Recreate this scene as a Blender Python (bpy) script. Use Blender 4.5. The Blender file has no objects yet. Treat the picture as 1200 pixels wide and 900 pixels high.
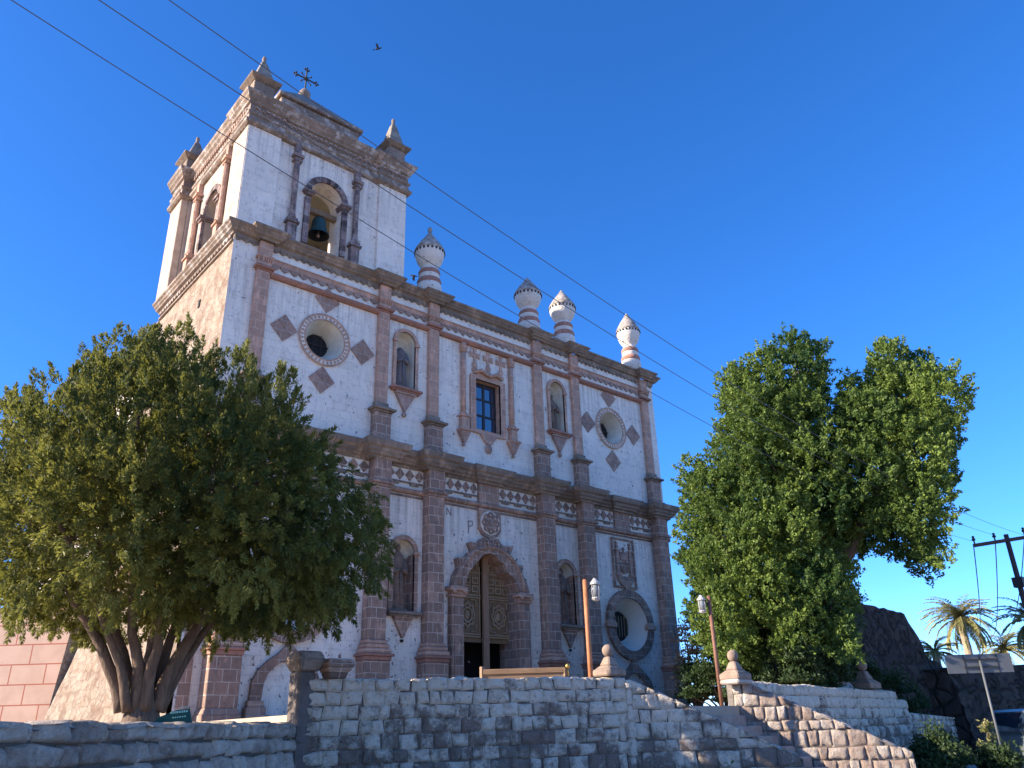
import bpy, math, random
import numpy as np
from mathutils import Vector
from mathutils.geometry import tessellate_polygon

S = bpy.context.scene
COL = S.collection
rad = math.radians
rng = np.random.default_rng(7)
random.seed(7)

# ------------------------------------------------------------------ camera
YAW, PIT, ROL = rad(41.12647635), rad(23.54549125), rad(-1.71742301)
F_ = Vector((math.sin(YAW) * math.cos(PIT), math.cos(YAW) * math.cos(PIT), math.sin(PIT)))
R0 = Vector((math.cos(YAW), -math.sin(YAW), 0)); U0 = R0.cross(F_)
R_ = math.cos(ROL) * R0 + math.sin(ROL) * U0
U_ = -math.sin(ROL) * R0 + math.cos(ROL) * U0
cam = bpy.data.cameras.new('camera')
cam_o = bpy.data.objects.new('camera', cam); COL.objects.link(cam_o)
from mathutils import Matrix
M = Matrix((R_, U_, -F_)).transposed().to_4x4()
M.translation = Vector((-16.0096, -23.1414, -2.8048))
cam_o.matrix_world = M
cam.sensor_width = 36; cam.lens = 938.1 / 1200 * 36
cam.clip_end = 3000; cam.clip_start = .1
S.camera = cam_o

# ------------------------------------------------------------------ sky, sun, exposure
SUN_AZ, SUN_EL = -63.5, 22.5            # azimuth from +Y towards +X, degrees
w = bpy.data.worlds.new('World'); S.world = w; w.use_nodes = True
wn = w.node_tree.nodes
sky = wn.new('ShaderNodeTexSky'); sky.sky_type = 'NISHITA'; sky.sun_disc = False
sky.sun_elevation = rad(SUN_EL); sky.sun_rotation = rad(SUN_AZ)
sky.altitude = 300; sky.air_density = .72; sky.dust_density = .3; sky.ozone_density = 6.0
hs = wn.new('ShaderNodeHueSaturation'); hs.inputs['Hue'].default_value = .500; hs.inputs['Saturation'].default_value = 1.15
w.node_tree.links.new(sky.outputs[0], hs.inputs['Color'])
tm = wn.new('ShaderNodeMix'); tm.data_type = 'RGBA'; tm.blend_type = 'MULTIPLY'; tm.inputs[0].default_value = 1; tm.inputs[7].default_value = (1.0, .90, 1.0, 1)
w.node_tree.links.new(hs.outputs[0], tm.inputs[6]); w.node_tree.links.new(tm.outputs[2], wn['Background'].inputs[0])
wn['Background'].inputs[1].default_value = .14
sun = bpy.data.lights.new('sun', 'SUN'); sun.energy = 4.5; sun.angle = rad(.5); sun.color = (1, .86, .68)
sun_o = bpy.data.objects.new('sun', sun); COL.objects.link(sun_o)
sd = Vector((math.sin(rad(SUN_AZ)) * math.cos(rad(SUN_EL)), math.cos(rad(SUN_AZ)) * math.cos(rad(SUN_EL)), math.sin(rad(SUN_EL))))
sun_o.rotation_euler = sd.to_track_quat('Z', 'Y').to_euler()
sun_o.location = (-30, 20, 40)
S.view_settings.view_transform = 'Standard'; S.view_settings.look = 'None'
S.view_settings.gamma = 1; S.view_settings.use_curve_mapping = False
S.view_settings.exposure = 1.48

# ------------------------------------------------------------------ materials
class NT:
    def __init__(s, name, rough=.9, spec=.3):
        s.m = bpy.data.materials.new(name); s.m.use_nodes = True
        s.t = s.m.node_tree; s.n = s.t.nodes; s.b = s.n['Principled BSDF']
        s.b.inputs['Roughness'].default_value = rough
        s.b.inputs['Specular IOR Level'].default_value = spec
        s.pos = s.n.new('ShaderNodeNewGeometry').outputs['Position']
        s.uv = s.n.new('ShaderNodeUVMap').outputs[0]
        a = s.n.new('ShaderNodeAttribute'); a.attribute_name = 'Col'; s.col = a.outputs['Color']
    def put(s, v, sock):
        if hasattr(v, 'links'): s.t.links.new(v, sock)
        elif isinstance(v, tuple): sock.default_value = (v + (1,))[:len(sock.default_value)]
        else: sock.default_value = v
    def mapv(s, v, sc):
        n = s.n.new('ShaderNodeVectorMath'); n.operation = 'MULTIPLY'; s.put(v, n.inputs[0]); n.inputs[1].default_value = sc
        return n.outputs[0]
    def noise(s, v, scale, detail=5, rough=.6, dist=0):
        n = s.n.new('ShaderNodeTexNoise'); s.put(v, n.inputs['Vector']); n.inputs['Scale'].default_value = scale
        n.inputs['Detail'].default_value = detail; n.inputs['Roughness'].default_value = rough
        n.inputs['Distortion'].default_value = dist
        return n.outputs['Fac']
    def voro(s, v, scale, feat='F1', out='Distance', rnd=1):
        n = s.n.new('ShaderNodeTexVoronoi'); n.feature = feat; s.put(v, n.inputs['Vector']); n.inputs['Scale'].default_value = scale
        n.inputs['Randomness'].default_value = rnd
        return n.outputs[out]
    def brick(s, v, w_, h_, mortar=.02, c1=(1, 1, 1), c2=(.6, .6, .6), cm=(0, 0, 0), smooth=.3, bias=0):
        n = s.n.new('ShaderNodeTexBrick'); s.put(v, n.inputs['Vector']); n.inputs['Scale'].default_value = 1
        n.inputs['Brick Width'].default_value = w_; n.inputs['Row Height'].default_value = h_
        n.inputs['Mortar Size'].default_value = mortar; n.inputs['Mortar Smooth'].default_value = smooth
        n.inputs['Bias'].default_value = bias
        for k, c in (('Color1', c1), ('Color2', c2), ('Mortar', cm)): n.inputs[k].default_value = c + (1,)
        return n.outputs['Color'], n.outputs['Fac']
    def ramp(s, v, a, b, ca=0.0, cb=1.0):
        n = s.n.new('ShaderNodeMapRange'); s.put(v, n.inputs[0])
        for i, x in enumerate((a, b, ca, cb)): n.inputs[i + 1].default_value = x
        return n.outputs[0]
    def mix(s, f, a, b, mode='MIX'):
        n = s.n.new('ShaderNodeMix'); n.data_type = 'RGBA'; n.blend_type = mode
        s.put(f, n.inputs[0]); s.put(a, n.inputs[6]); s.put(b, n.inputs[7])
        return n.outputs[2]
    def math(s, op, a, b=0.0):
        n = s.n.new('ShaderNodeMath'); n.operation = op; s.put(a, n.inputs[0]); s.put(b, n.inputs[1]); return n.outputs[0]
    def bump(s, h, strength=.5, dist=.02, prev=None):
        n = s.n.new('ShaderNodeBump'); n.inputs['Strength'].default_value = strength; n.inputs['Distance'].default_value = dist
        s.put(h, n.inputs['Height'])
        if prev is not None: s.put(prev, n.inputs['Normal'])
        return n.outputs[0]
    def distort(s, v, scale, amt):
        n = s.n.new('ShaderNodeTexNoise'); s.put(v, n.inputs['Vector']); n.inputs['Scale'].default_value = scale; n.inputs['Detail'].default_value = 2
        a = s.n.new('ShaderNodeVectorMath'); a.operation = 'MULTIPLY_ADD'
        s.put(n.outputs['Color'], a.inputs[0]); a.inputs[1].default_value = (amt,) * 3; s.put(v, a.inputs[2])
        return a.outputs[0]
    def done(s, color, normal=None):
        s.put(color, s.b.inputs['Base Color'])
        if normal is not None: s.put(normal, s.b.inputs['Normal'])
        return s.m

def m_plaster(name='white_lime_plaster', base=(.84, .755, .65), chips=1.0, sep=True):
    n = NT(name)
    big = n.noise(n.pos, .45, 6, .62)
    mid = n.noise(n.pos, 2.2, 6, .7)
    fine = n.noise(n.pos, 14, 6, .75)
    c = n.mix(n.ramp(big, .38, .68), base, tuple(x * .84 for x in base))
    c = n.mix(n.ramp(mid, .5, .75), c, (.60, .53, .46))
    streak = n.noise(n.mapv(n.pos, (2.6, 2.6, .22)), 1.6, 6, .7)
    c = n.mix(n.ramp(streak, .56, .78, 0, .5), c, (.36, .33, .30))
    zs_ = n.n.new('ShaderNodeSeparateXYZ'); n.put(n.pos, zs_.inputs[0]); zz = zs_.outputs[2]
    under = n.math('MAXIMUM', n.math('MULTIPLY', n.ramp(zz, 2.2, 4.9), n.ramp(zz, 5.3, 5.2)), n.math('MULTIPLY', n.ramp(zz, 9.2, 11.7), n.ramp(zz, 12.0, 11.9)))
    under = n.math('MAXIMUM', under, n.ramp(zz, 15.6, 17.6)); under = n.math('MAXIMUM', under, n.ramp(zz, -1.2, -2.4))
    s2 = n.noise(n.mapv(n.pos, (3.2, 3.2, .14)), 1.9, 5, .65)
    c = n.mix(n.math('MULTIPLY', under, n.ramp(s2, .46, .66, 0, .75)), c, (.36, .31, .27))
    c = n.mix(n.ramp(n.noise(n.pos, 1.1, 4, .6, .6), .60, .68, 0, .35), c, (.62, .50, .40))
    # block joints showing through the limewash
    dv = n.distort(n.uv, 2.5, .05)
    bc, bf = n.brick(dv, .46, .27, .014)
    jm = n.math('MULTIPLY', bf, n.ramp(mid, .40, .62))
    c = n.mix(n.math('MULTIPLY', jm, .5), c, (.34, .31, .29))
    crk = n.noise(n.mapv(n.distort(n.pos, 1.5, .3), (1, 1, .45)), 9, 4, .65)
    c = n.mix(n.ramp(crk, .60, .70, 0, .55), c, (.36, .33, .33))
    # chips where the stone shows, more of them low on the wall
    z = n.n.new('ShaderNodeSeparateXYZ'); n.put(n.pos, z.inputs[0])
    lowf = n.ramp(z.outputs[2], 3.5, -2.4, 0, .055)
    sp = n.math('ADD', n.noise(n.mapv(n.pos, (1, 1, .8)), 6.5, 3, .6), lowf)
    sp = n.math('ADD', sp, n.ramp(mid, .3, .7, -.03, .03))
    chip = n.math('MULTIPLY', n.ramp(sp, .645, .69), chips)
    c = n.mix(chip, c, (.20, .145, .125))
    c = n.mix(1.0, c, n.col, 'MULTIPLY')
    nb = n.bump(bf, -1.0, .035)
    nb = n.bump(mid, .8, .08, nb); nb = n.bump(crk, .7, .05, nb); nb = n.bump(fine, .5, .015, nb); nb = n.bump(chip, -.5, .015, nb)
    return n.done(c, nb)

def m_stone(name, a, b, mortar, bw=.44, bh=.31, ms=.014, stain=(.07, .06, .055), wash=.0, rough=.92, stain_amt=.6):
    n = NT(name, rough, .2)
    dv = n.distort(n.uv, 3.0, .018)
    bc, bf = n.brick(dv, bw, bh, ms, (1, 1, 1), (.5, .5, .5), (0, 0, 0), .2)
    big = n.noise(n.pos, .8, 5, .6); mid = n.noise(n.pos, 5, 6, .7); fine = n.noise(n.pos, 32, 5, .75)
    rv = n.n.new('ShaderNodeSeparateColor'); n.put(bc, rv.inputs[0])
    c = n.mix(n.ramp(rv.outputs[0], .5, 1.0), a, b)
    c = n.mix(n.ramp(big, .35, .65, 0, .6), c, b)
    c = n.mix(n.ramp(n.noise(n.mapv(n.pos, (1, 1, .5)), 2.3, 4, .7), .54, .66, 0, .6), c, tuple(min(1, x * 1.45) for x in a))
    c = n.mix(n.ramp(mid, .48, .76, 0, stain_amt), c, stain)
    c = n.mix(n.ramp(fine, .55, .8, 0, .5), c, tuple(min(1, x * 1.7) for x in a))
    if wash: c = n.mix(n.ramp(n.noise(n.pos, 2.4, 7, .75), .52, .64, 0, wash), c, (.60, .57, .53))
    mf = n.math('MULTIPLY', bf, n.ramp(n.noise(n.pos, 3.3, 3), .34, .56, .25, .9))
    c = n.mix(mf, c, mortar)
    c = n.mix(1.0, c, n.col, 'MULTIPLY')
    nb = n.bump(bf, -.5, .012); nb = n.bump(mid, .7, .035, nb); nb = n.bump(fine, .6, .012, nb)
    return n.done(c, nb)

def m_rubble():       # sunlit rough side of the tower: worn limewash over rubble
    n = NT('worn_limewashed_rubble')
    dv = n.mapv(n.distort(n.uv, 2.2, .22), (2.7, 3.6, 1)); ed = n.voro(dv, 1.0, 'DISTANCE_TO_EDGE', rnd=.8); vc = n.voro(dv, 1.0, 'F1', 'Color', .8)
    bf = n.ramp(ed, .0, .09, 1, 0)
    rv = n.n.new('ShaderNodeSeparateColor'); n.put(vc, rv.inputs[0])
    mid = n.noise(n.pos, 2.0, 7, .7); fine = n.noise(n.pos, 11, 6, .8)
    c = n.mix(n.ramp(rv.outputs[0], .3, 1), (.21, .135, .095), (.33, .24, .17))
    w_ = n.math('ADD', mid, n.math('MULTIPLY', fine, .45))
    c = n.mix(n.ramp(w_, .62, .84), c, (.36, .305, .235))
    c = n.mix(n.math('MULTIPLY', bf, .6), c, (.15, .105, .075))
    c = n.mix(n.ramp(n.noise(n.pos, 7, 5, .7), .62, .72, 0, .8), c, (.22, .15, .11))
    c = n.mix(1.0, c, n.col, 'MULTIPLY')
    nb = n.bump(bf, -.8, .05); nb = n.bump(mid, .7, .10, nb); nb = n.bump(fine, .9, .05, nb)
    return n.done(c, nb)

def m_whitewashed_stones(name='whitewashed_rubble_stones', dark=(.21, .165, .13), washc=(.74, .63, .50), lo=.445, hi=.53, zdark=True):
    n = NT(name)
    big = n.noise(n.pos, .9, 5, .65); mid = n.noise(n.pos, 5.5, 7, .75); fine = n.noise(n.pos, 28, 6, .8)
    rv = n.n.new('ShaderNodeSeparateColor'); n.put(n.col, rv.inputs[0])
    st = n.mix(rv.outputs[1], dark, (.24, .16, .125))
    st = n.mix(n.ramp(fine, .4, .8, 0, .6), st, (.36, .31, .25))
    f = n.math('ADD', n.math('MULTIPLY', mid, .62), n.math('MULTIPLY', big, .38))
    f = n.math('ADD', f, n.ramp(rv.outputs[0], 0, 1, -.06, .07))
    if zdark:
        z = n.n.new('ShaderNodeSeparateXYZ'); n.put(n.pos, z.inputs[0])
        f = n.math('ADD', f, n.ramp(z.outputs[2], -3.15, -2.15, -.045, .08))
    c = n.mix(n.ramp(f, lo, hi), st, washc)
    c = n.mix(n.ramp(fine, .60, .72, 0, .7), c, tuple(x * .8 for x in dark))
    fl = n.noise(n.pos, 11, 5, .8)
    c = n.mix(n.ramp(fl, .57, .63, 0, .75), c, dark); c = n.mix(n.ramp(fl, .40, .34, 0, .6), c, washc)
    nb = n.bump(mid, 1.0, .05); nb = n.bump(fl, .8, .02, nb); nb = n.bump(fine, .7, .012, nb)
    return n.done(c, nb)

def m_plain(name, c, rough=.85, var=.25, scale=6, bump=.3, spec=.3, metal=0, c2=None):
    n = NT(name, rough, spec); n.b.inputs['Metallic'].default_value = metal
    mid = n.noise(n.pos, scale, 6, .7); fine = n.noise(n.pos, scale * 7, 5, .7)
    c2 = c2 or tuple(x * (1 - var) for x in c)
    cc = n.mix(n.ramp(mid, .38, .66), c, c2)
    cc = n.mix(n.ramp(fine, .5, .8, 0, .35), cc, tuple(x * .6 for x in c))
    cc = n.mix(1.0, cc, n.col, 'MULTIPLY')
    return n.done(cc, n.bump(mid, bump, .02) if bump else None)

def m_leaf(name, c1, c2, trans=.35, tc=(.25, .35, .05), rough=.55):
    n = NT(name, rough, .25)
    rv = n.n.new('ShaderNodeSeparateColor'); n.put(n.col, rv.inputs[0])
    c = n.mix(rv.outputs[0], c1, c2)
    n.put(c, n.b.inputs['Base Color'])
    tr = n.n.new('ShaderNodeBsdfTranslucent'); n.put(n.mix(.5, c, tc), tr.inputs[0])
    mx = n.n.new('ShaderNodeMixShader'); mx.inputs[0].default_value = trans
    n.t.links.new(n.b.outputs[0], mx.inputs[1]); n.t.links.new(tr.outputs[0], mx.inputs[2])
    n.t.links.new(mx.outputs[0], n.n['Material Output'].inputs[0])
    return n.m

def m_bark(name, a, b):
    n = NT(name)
    v = n.mapv(n.pos, (1, 1, .16))
    s1 = n.noise(v, 22, 6, .7, .3); s2 = n.noise(n.pos, 3, 4)
    c = n.mix(n.ramp(s1, .38, .62), a, b); c = n.mix(n.ramp(s2, .4, .7, 0, .5), c, tuple(x * .6 for x in a))
    return n.done(c, n.bump(s1, .9, .03))

def m_wood(name, a, b, sx=(1, 1, .1)):
    n = NT(name, .6, .3)
    v = n.mapv(n.pos, sx)
    s1 = n.noise(v, 26, 6, .65, .4); s2 = n.noise(n.pos, 2, 4)
    c = n.mix(n.ramp(s1, .35, .65), a, b); c = n.mix(n.ramp(s2, .4, .7, 0, .4), c, tuple(x * .5 for x in a))
    return n.done(c, n.bump(s1, .4, .01))

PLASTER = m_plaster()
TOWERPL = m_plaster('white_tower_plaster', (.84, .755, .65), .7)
m_plain('smooth_white_reveal', (.74, .655, .55), .9, .12, 1.3, .4)
CREAM = m_plain('cream_reveal_plaster', (.66, .61, .50), .9, .22, 1.6, .4)
PINK = m_stone('pink_quarry_stone', (.55, .32, .225), (.38, .235, .17), (.62, .50, .40), ms=.008, stain=(.16, .12, .105))
PINKLOW = m_stone('weathered_dark_quarry_stone', (.41, .25, .18), (.23, .155, .12), (.56, .46, .37), bw=.40, bh=.33, ms=.012, stain=(.10, .08, .075))
BRICKRED = m_stone('red_quarry_molding', (.40, .20, .145), (.28, .155, .12), (.20, .13, .1), bw=.9, bh=4, ms=.006, stain=(.10, .07, .06))
CORN = m_stone('weathered_cornice_stone', (.33, .25, .19), (.18, .14, .11), (.09, .072, .06), bw=.8, bh=4, ms=.010, stain=(.08, .07, .06), stain_amt=.75)
TOWCORN = m_stone('limewashed_tower_cornice', (.34, .255, .20), (.19, .145, .115), (.12, .095, .08), bw=.8, bh=4, ms=.008, wash=.7, stain=(.09, .075, .06), stain_amt=.9)
MOTT = m_stone('mottled_arch_stone', (.30, .20, .175), (.105, .085, .085), (.33, .27, .25), bw=.30, bh=.30, ms=.01, wash=.3)
DIAM = m_stone('diamond_tile_stone', (.40, .25, .19), (.31, .20, .155), (.42, .36, .32), bw=.38, bh=.38, ms=.014, stain_amt=.4)
RUBBLE = m_rubble()
WASH = m_whitewashed_stones()
WARM = m_whitewashed_stones('warm_stair_stones', (.34, .25, .20), (.60, .54, .47), .44, .66, False)  # warmer stones with a duller wash than the front walls
LOWST = m_whitewashed_stones('pale_boundary_stones', (.27, .215, .165), (.70, .60, .49), .36, .62, False)
JOINT = m_plain('weathered_joint_mortar', (.085, .07, .06), .95, .5, 7, .8, c2=(.20, .17, .145))
DARKM = m_plain('deep_joint_mortar', (.10, .09, .08), .95, .4, 6, .8)
MORTAR = m_plain('dark_joint_mortar', (.26, .23, .21), .95, .5, 6, .8, c2=(.10, .085, .075))
COPING = m_plain('stair_coping', (.30, .23, .19), .9, .4, 4, .8, c2=(.52, .46, .40))
STATUE = m_plain('weathered_statue_stone', (.20, .17, .165), .95, .5, 5, .9)
STATUE2 = m_plain('brown_statue_stone', (.25, .17, .13), .95, .5, 5, .9)
DARK = m_plain('interior_shade', (.02, .02, .022), .9, .2, 3, 0)  # near-black colour stands for the shade of unlit interiors
IRON = m_plain('dark_iron', (.03, .028, .028), .6, .2, 5, 0, .4)
BRONZE = m_plain('green_bronze', (.03, .085, .075), .55, .5, 5, .3, .5, .3, (.02, .04, .05))
DOORW = m_wood('carved_door_wood', (.27, .175, .10), (.16, .105, .06))
POSTW = m_wood('brown_post_wood', (.38, .22, .13), (.24, .14, .085))
PALEW = m_wood('pale_bench_wood', (.30, .19, .11), (.20, .125, .07), (.1, .1, 1))
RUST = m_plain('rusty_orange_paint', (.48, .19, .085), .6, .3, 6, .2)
RUST_SHADE = m_plain('shaded_rust_paint', (.20, .095, .065), .6, .3, 6, .2)  # darker copy of the orange post paint, shade put into the colour
WHITEP = m_plain('white_metal', (.42, .41, .39), .4, .1, 6, 0)
LENS = m_plain('frosted_lantern_glass', (.24, .25, .25), .15, .1, 6, 0, .6)
ASPH = m_plain('dusty_cobbled_street', (.46, .38, .295), .95, .3, 1.4, .5)
DIRT = m_plain('dusty_ground', (.46, .37, .28), .95, .3, .9, .8, c2=(.34, .27, .20))
FLAG = m_stone('terrace_flagstones', (.26, .21, .18), (.20, .165, .145), (.12, .1, .085), bw=.7, bh=.5, ms=.02)
def m_rock():
    n = NT('dark_rough_ruin_masonry', .95, .15)
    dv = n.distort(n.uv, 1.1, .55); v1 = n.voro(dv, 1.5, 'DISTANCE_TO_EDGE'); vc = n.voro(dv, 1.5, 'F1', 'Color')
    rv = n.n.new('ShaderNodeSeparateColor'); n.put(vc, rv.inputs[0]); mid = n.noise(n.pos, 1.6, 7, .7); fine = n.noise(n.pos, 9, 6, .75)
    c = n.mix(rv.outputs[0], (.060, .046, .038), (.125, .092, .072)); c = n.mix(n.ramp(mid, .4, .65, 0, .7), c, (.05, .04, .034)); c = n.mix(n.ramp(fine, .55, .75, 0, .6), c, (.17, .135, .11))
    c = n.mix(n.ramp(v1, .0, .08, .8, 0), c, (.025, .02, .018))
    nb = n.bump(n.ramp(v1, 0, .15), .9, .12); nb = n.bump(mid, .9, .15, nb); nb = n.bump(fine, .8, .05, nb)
    return n.done(c, nb)
DARKROCK = m_rock()
_unused = m_stone('dark_ruin_masonry', (.10, .075, .06), (.055, .043, .037), (.04, .034, .03), bw=.85, bh=.6, ms=.04, stain=(.035, .03, .028), stain_amt=.8)
n = NT('window_glass', .06, .8); n.done((.02, .035, .07)); n.b.inputs['IOR'].default_value = 1.9; GLASS = n.m
n = NT('salmon_paint', .85); _c, _f = n.brick(n.uv, 1.30, .70, .022, (1, 1, 1), (.9, .9, .9), (0, 0, 0), 0)
_b = n.noise(n.pos, 1.2, 5); SALMON = n.done(n.mix(_f, n.mix(n.ramp(_b, .4, .7), (.56, .39, .295), (.47, .32, .24)), (.36, .12, .08)), n.bump(_b, .2, .02))
GREENS = m_plain('dark_green_sign_paint', (.008, .06, .04), .5, .3, 8, 0)
SIGNB = m_plain('bare_sign_back', (.13, .14, .145), .6, .15, 4, 0, .4, .3)
CARP = m_plain('silver_green_car_paint', (.20, .23, .24), .25, .1, 3, 0, .5, .4)
CHROME = m_plain('chrome_trim', (.65, .67, .70), .15, .1, 3, 0, .5, .9)
RUBBER = m_plain('black_rubber', (.02, .02, .02), .8, .1, 5, 0)
BARK1 = m_bark('juniper_bark', (.20, .135, .095), (.085, .06, .045))
BARK2 = m_bark('dark_ficus_bark', (.15, .12, .10), (.08, .065, .055))
BARKP = m_bark('pale_dry_bark', (.42, .33, .25), (.28, .215, .16))
LEAF1 = m_leaf('juniper_foliage', (.024, .056, .020), (.215, .215, .05), .38, (.42, .40, .07))
LEAF2 = m_leaf('ficus_leaves', (.026, .066, .020), (.18, .245, .048), .30, (.28, .40, .06))
LEAF3 = m_leaf('dark_bush_leaves', (.022, .045, .018), (.055, .085, .028), .22, (.10, .16, .03))
LEAFDRY = m_leaf('dry_twigs', (.30, .22, .14), (.18, .13, .085), .2, (.3, .2, .1))
PALM = m_leaf('palm_fronds', (.18, .21, .07), (.48, .42, .19), .28, (.4, .4, .12))

# ------------------------------------------------------------------ mesh builder
def thing(name, label, cat, loc=(0, 0, 0), group=None, rotz=0):
    o = bpy.data.objects.new(name, None); COL.objects.link(o); o.empty_display_size = .3
    o.location = loc; o.rotation_euler = (0, 0, rotz); o['label'] = label; o['category'] = cat; o['kind'] = 'thing'
    if group: o['group'] = group
    return o
def tag(o, label, cat, group=None):
    o['label'] = label; o['category'] = cat; o['kind'] = 'thing'
    if group: o['group'] = group
    return o
def struct(o, kind='structure', label=None):
    o['kind'] = kind
    if label: o['label'] = label
    return o
def origin_of(p):
    v = Vector((0, 0, 0))
    while p is not None:
        v = v + Vector(p.location); p = p.parent
    return v
def dup(root, loc, label=None, rotz=None):
    r = root.copy(); COL.objects.link(r); r.location = loc
    if label: r['label'] = label
    if rotz is not None: r.rotation_euler = (0, 0, rotz)
    for ch in list(root.children):
        c = ch.copy(); COL.objects.link(c); c.parent = r
        for g in list(ch.children):
            d = g.copy(); COL.objects.link(d); d.parent = c
    return r

FRONT = lambda a, b, d: (a, d, b)                 # facade plane, d = depth into the building
SIDE = lambda a, b, d: (-8.05 + d, a, b)          # left flank of the tower

class MB:
    def __init__(s): s.v = []; s.f = []; s.c = []
    def add(s, vs, fs, c=1.0):
        o = len(s.v); s.v += [tuple(map(float, x)) for x in vs]
        c = c if isinstance(c, tuple) else (c, c, c)
        for f in fs: s.f.append([o + i for i in f]); s.c.append(c)
        return s
    def box(s, x0, x1, y0, y1, z0, z1, c=1.0):
        vs = [(x, y, z) for x in (x0, x1) for y in (y0, y1) for z in (z0, z1)]
        return s.add(vs, [(0, 1, 3, 2), (4, 6, 7, 5), (0, 4, 5, 1), (2, 3, 7, 6), (0, 2, 6, 4), (1, 5, 7, 3)], c)
    def frustum(s, cx, cy, z0, z1, hx0, hy0, hx1, hy1, c=1.0):
        vs = [(cx + sx * hx, cy + sy * hy, z) for z, hx, hy in ((z0, hx0, hy0), (z1, hx1, hy1)) for sx, sy in ((-1, -1), (1, -1), (1, 1), (-1, 1))]
        return s.add(vs, [(3, 2, 1, 0), (4, 5, 6, 7)] + [(i, (i + 1) % 4, 4 + (i + 1) % 4, 4 + i) for i in range(4)], c)
    def slab(s, outer, holes, mp, d0, d1, c=1.0, reveal=True, back=True):
        polys = [list(outer)] + [list(h) for h in holes]
        tris = tessellate_polygon([[Vector((a, b, 0)) for a, b in p] for p in polys])
        flat = [ab for p in polys for ab in p]; N = len(flat)
        vs = [mp(a, b, d0) for a, b in flat]; fs = [tuple(t) for t in tris]
        if back: vs += [mp(a, b, d1) for a, b in flat]; fs += [tuple(N + i for i in t[::-1]) for t in tris]
        s.add(vs, fs, c)
        for k, p in enumerate(polys):
            if not back or (k and not reveal): continue
            n = len(p); vv = [mp(a, b, d) for d in (d0, d1) for a, b in p]
            s.add(vv, [(i, (i + 1) % n, n + (i + 1) % n, n + i) for i in range(n)], c)
        return s
    def rings(s, rs, closed=True, cap=True, c=1.0):
        n = len(rs[0]); vs = [p for r in rs for p in r]; fs = []
        for k in range(len(rs) - 1):
            for i in range(n if closed else n - 1):
                j = (i + 1) % n
                fs.append((k * n + i, k * n + j, (k + 1) * n + j, (k + 1) * n + i))
        if cap:
            fs.append(tuple(range(n))[::-1]); fs.append(tuple(range((len(rs) - 1) * n, len(rs) * n)))
        return s.add(vs, fs, c)
    def lathe(s, cx, cy, prof, n=24, c=1.0, cap=True):
        return s.rings([[(cx + r * math.cos(2 * math.pi * i / n), cy + r * math.sin(2 * math.pi * i / n), z) for i in range(n)] for r, z in prof], True, cap, c)
    def tube(s, pts, r, n=8, c=1.0, cap=True):
        pts = [Vector(p) for p in pts]; rs = r if isinstance(r, (list, tuple)) else [r] * len(pts)
        out = []; up = Vector((0, 0, 1)); prev = None
        for i, p in enumerate(pts):
            t = (pts[min(i + 1, len(pts) - 1)] - pts[max(i - 1, 0)]).normalized()
            a = (prev - t * prev.dot(t)) if prev is not None else t.cross(up if abs(t.z) < .95 else Vector((1, 0, 0)))
            a = a.normalized(); prev = a; b = t.cross(a)
            out.append([tuple(p + (a * math.cos(2 * math.pi * k / n) + b * math.sin(2 * math.pi * k / n)) * rs[i]) for k in range(n)])
        return s.rings(out, True, cap, c)
    def sphere(s, c0, rx, ry=None, rz=None, n=12, m=8, c=1.0):
        ry = ry or rx; rz = rz or rx
        return s.rings([[(c0[0] + rx * math.sin(t) * math.cos(2 * math.pi * i / n), c0[1] + ry * math.sin(t) * math.sin(2 * math.pi * i / n), c0[2] - rz * math.cos(t)) for i in range(n)]
                        for t in [math.pi * (j + .02) / (m + .04) for j in range(m + 1)]], True, True, c)
    def sweep(s, path, prof, c=1.0, close=True, n0=None, n1=None):
        """moulding along an XY path; prof = (offset to the right of travel, z)"""
        P = [Vector(p) for p in path]; N = len(P); offs = []
        for i in range(N):
            dirs = []
            if i > 0: dirs.append((P[i] - P[i - 1]).normalized())
            if i < N - 1: dirs.append((P[i + 1] - P[i]).normalized())
            ns = [Vector((d.y, -d.x)) for d in dirs]
            if len(ns) == 1: offs.append(ns[0])
            else:
                m_ = ns[0] + ns[1]; offs.append(m_ / max(.15, m_.dot(ns[0])))
        if n0: offs[0] = Vector(n0)
        if n1: offs[-1] = Vector(n1)
        rs = [[(P[i].x + offs[i].x * o, P[i].y + offs[i].y * o, z) for o, z in prof] for i in range(N)]
        return s.rings(rs, close, True, c)
    def build(s, name, mat, parent=None, smooth=False, label=None):
        me = bpy.data.meshes.new(name); off = origin_of(parent)
        V = np.array(s.v, dtype=np.float64) if s.v else np.zeros((0, 3))
        W = V - np.array(off)
        me.from_pydata([tuple(x) for x in W], [], s.f)
        me.materials.append(mat)
        uvs, cols = [], []
        for f, c in zip(s.f, s.c):
            p = V[f]
            nn = np.cross(p[1] - p[0], p[2] - p[0]) if len(f) > 2 else np.array([0, 0, 1.])
            if len(f) > 3: nn = nn + np.cross(p[2] - p[0], p[3] - p[0])
            l = np.linalg.norm(nn); nn = nn / l if l > 1e-12 else np.array([0, 0, 1.])
            if abs(nn[2]) > .8: uvs += [(q[0], q[1]) for q in p]
            else:
                t = np.array([-nn[1], nn[0]]); t = t / (np.linalg.norm(t) + 1e-9)
                if abs(t[0]) > abs(t[1]): t = t * (1 if t[0] > 0 else -1)
                else: t = t * (1 if t[1] > 0 else -1)
                uvs += [(q[0] * t[0] + q[1] * t[1], q[2]) for q in p]
            cols += [c + (1,)] * len(f)
        uv = me.uv_layers.new(name='UVMap'); uv.data.foreach_set('uv', np.array(uvs, dtype=np.float32).ravel())
        ca = me.color_attributes.new('Col', 'FLOAT_COLOR', 'CORNER'); ca.data.foreach_set('color', np.array(cols, dtype=np.float32).ravel())
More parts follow.
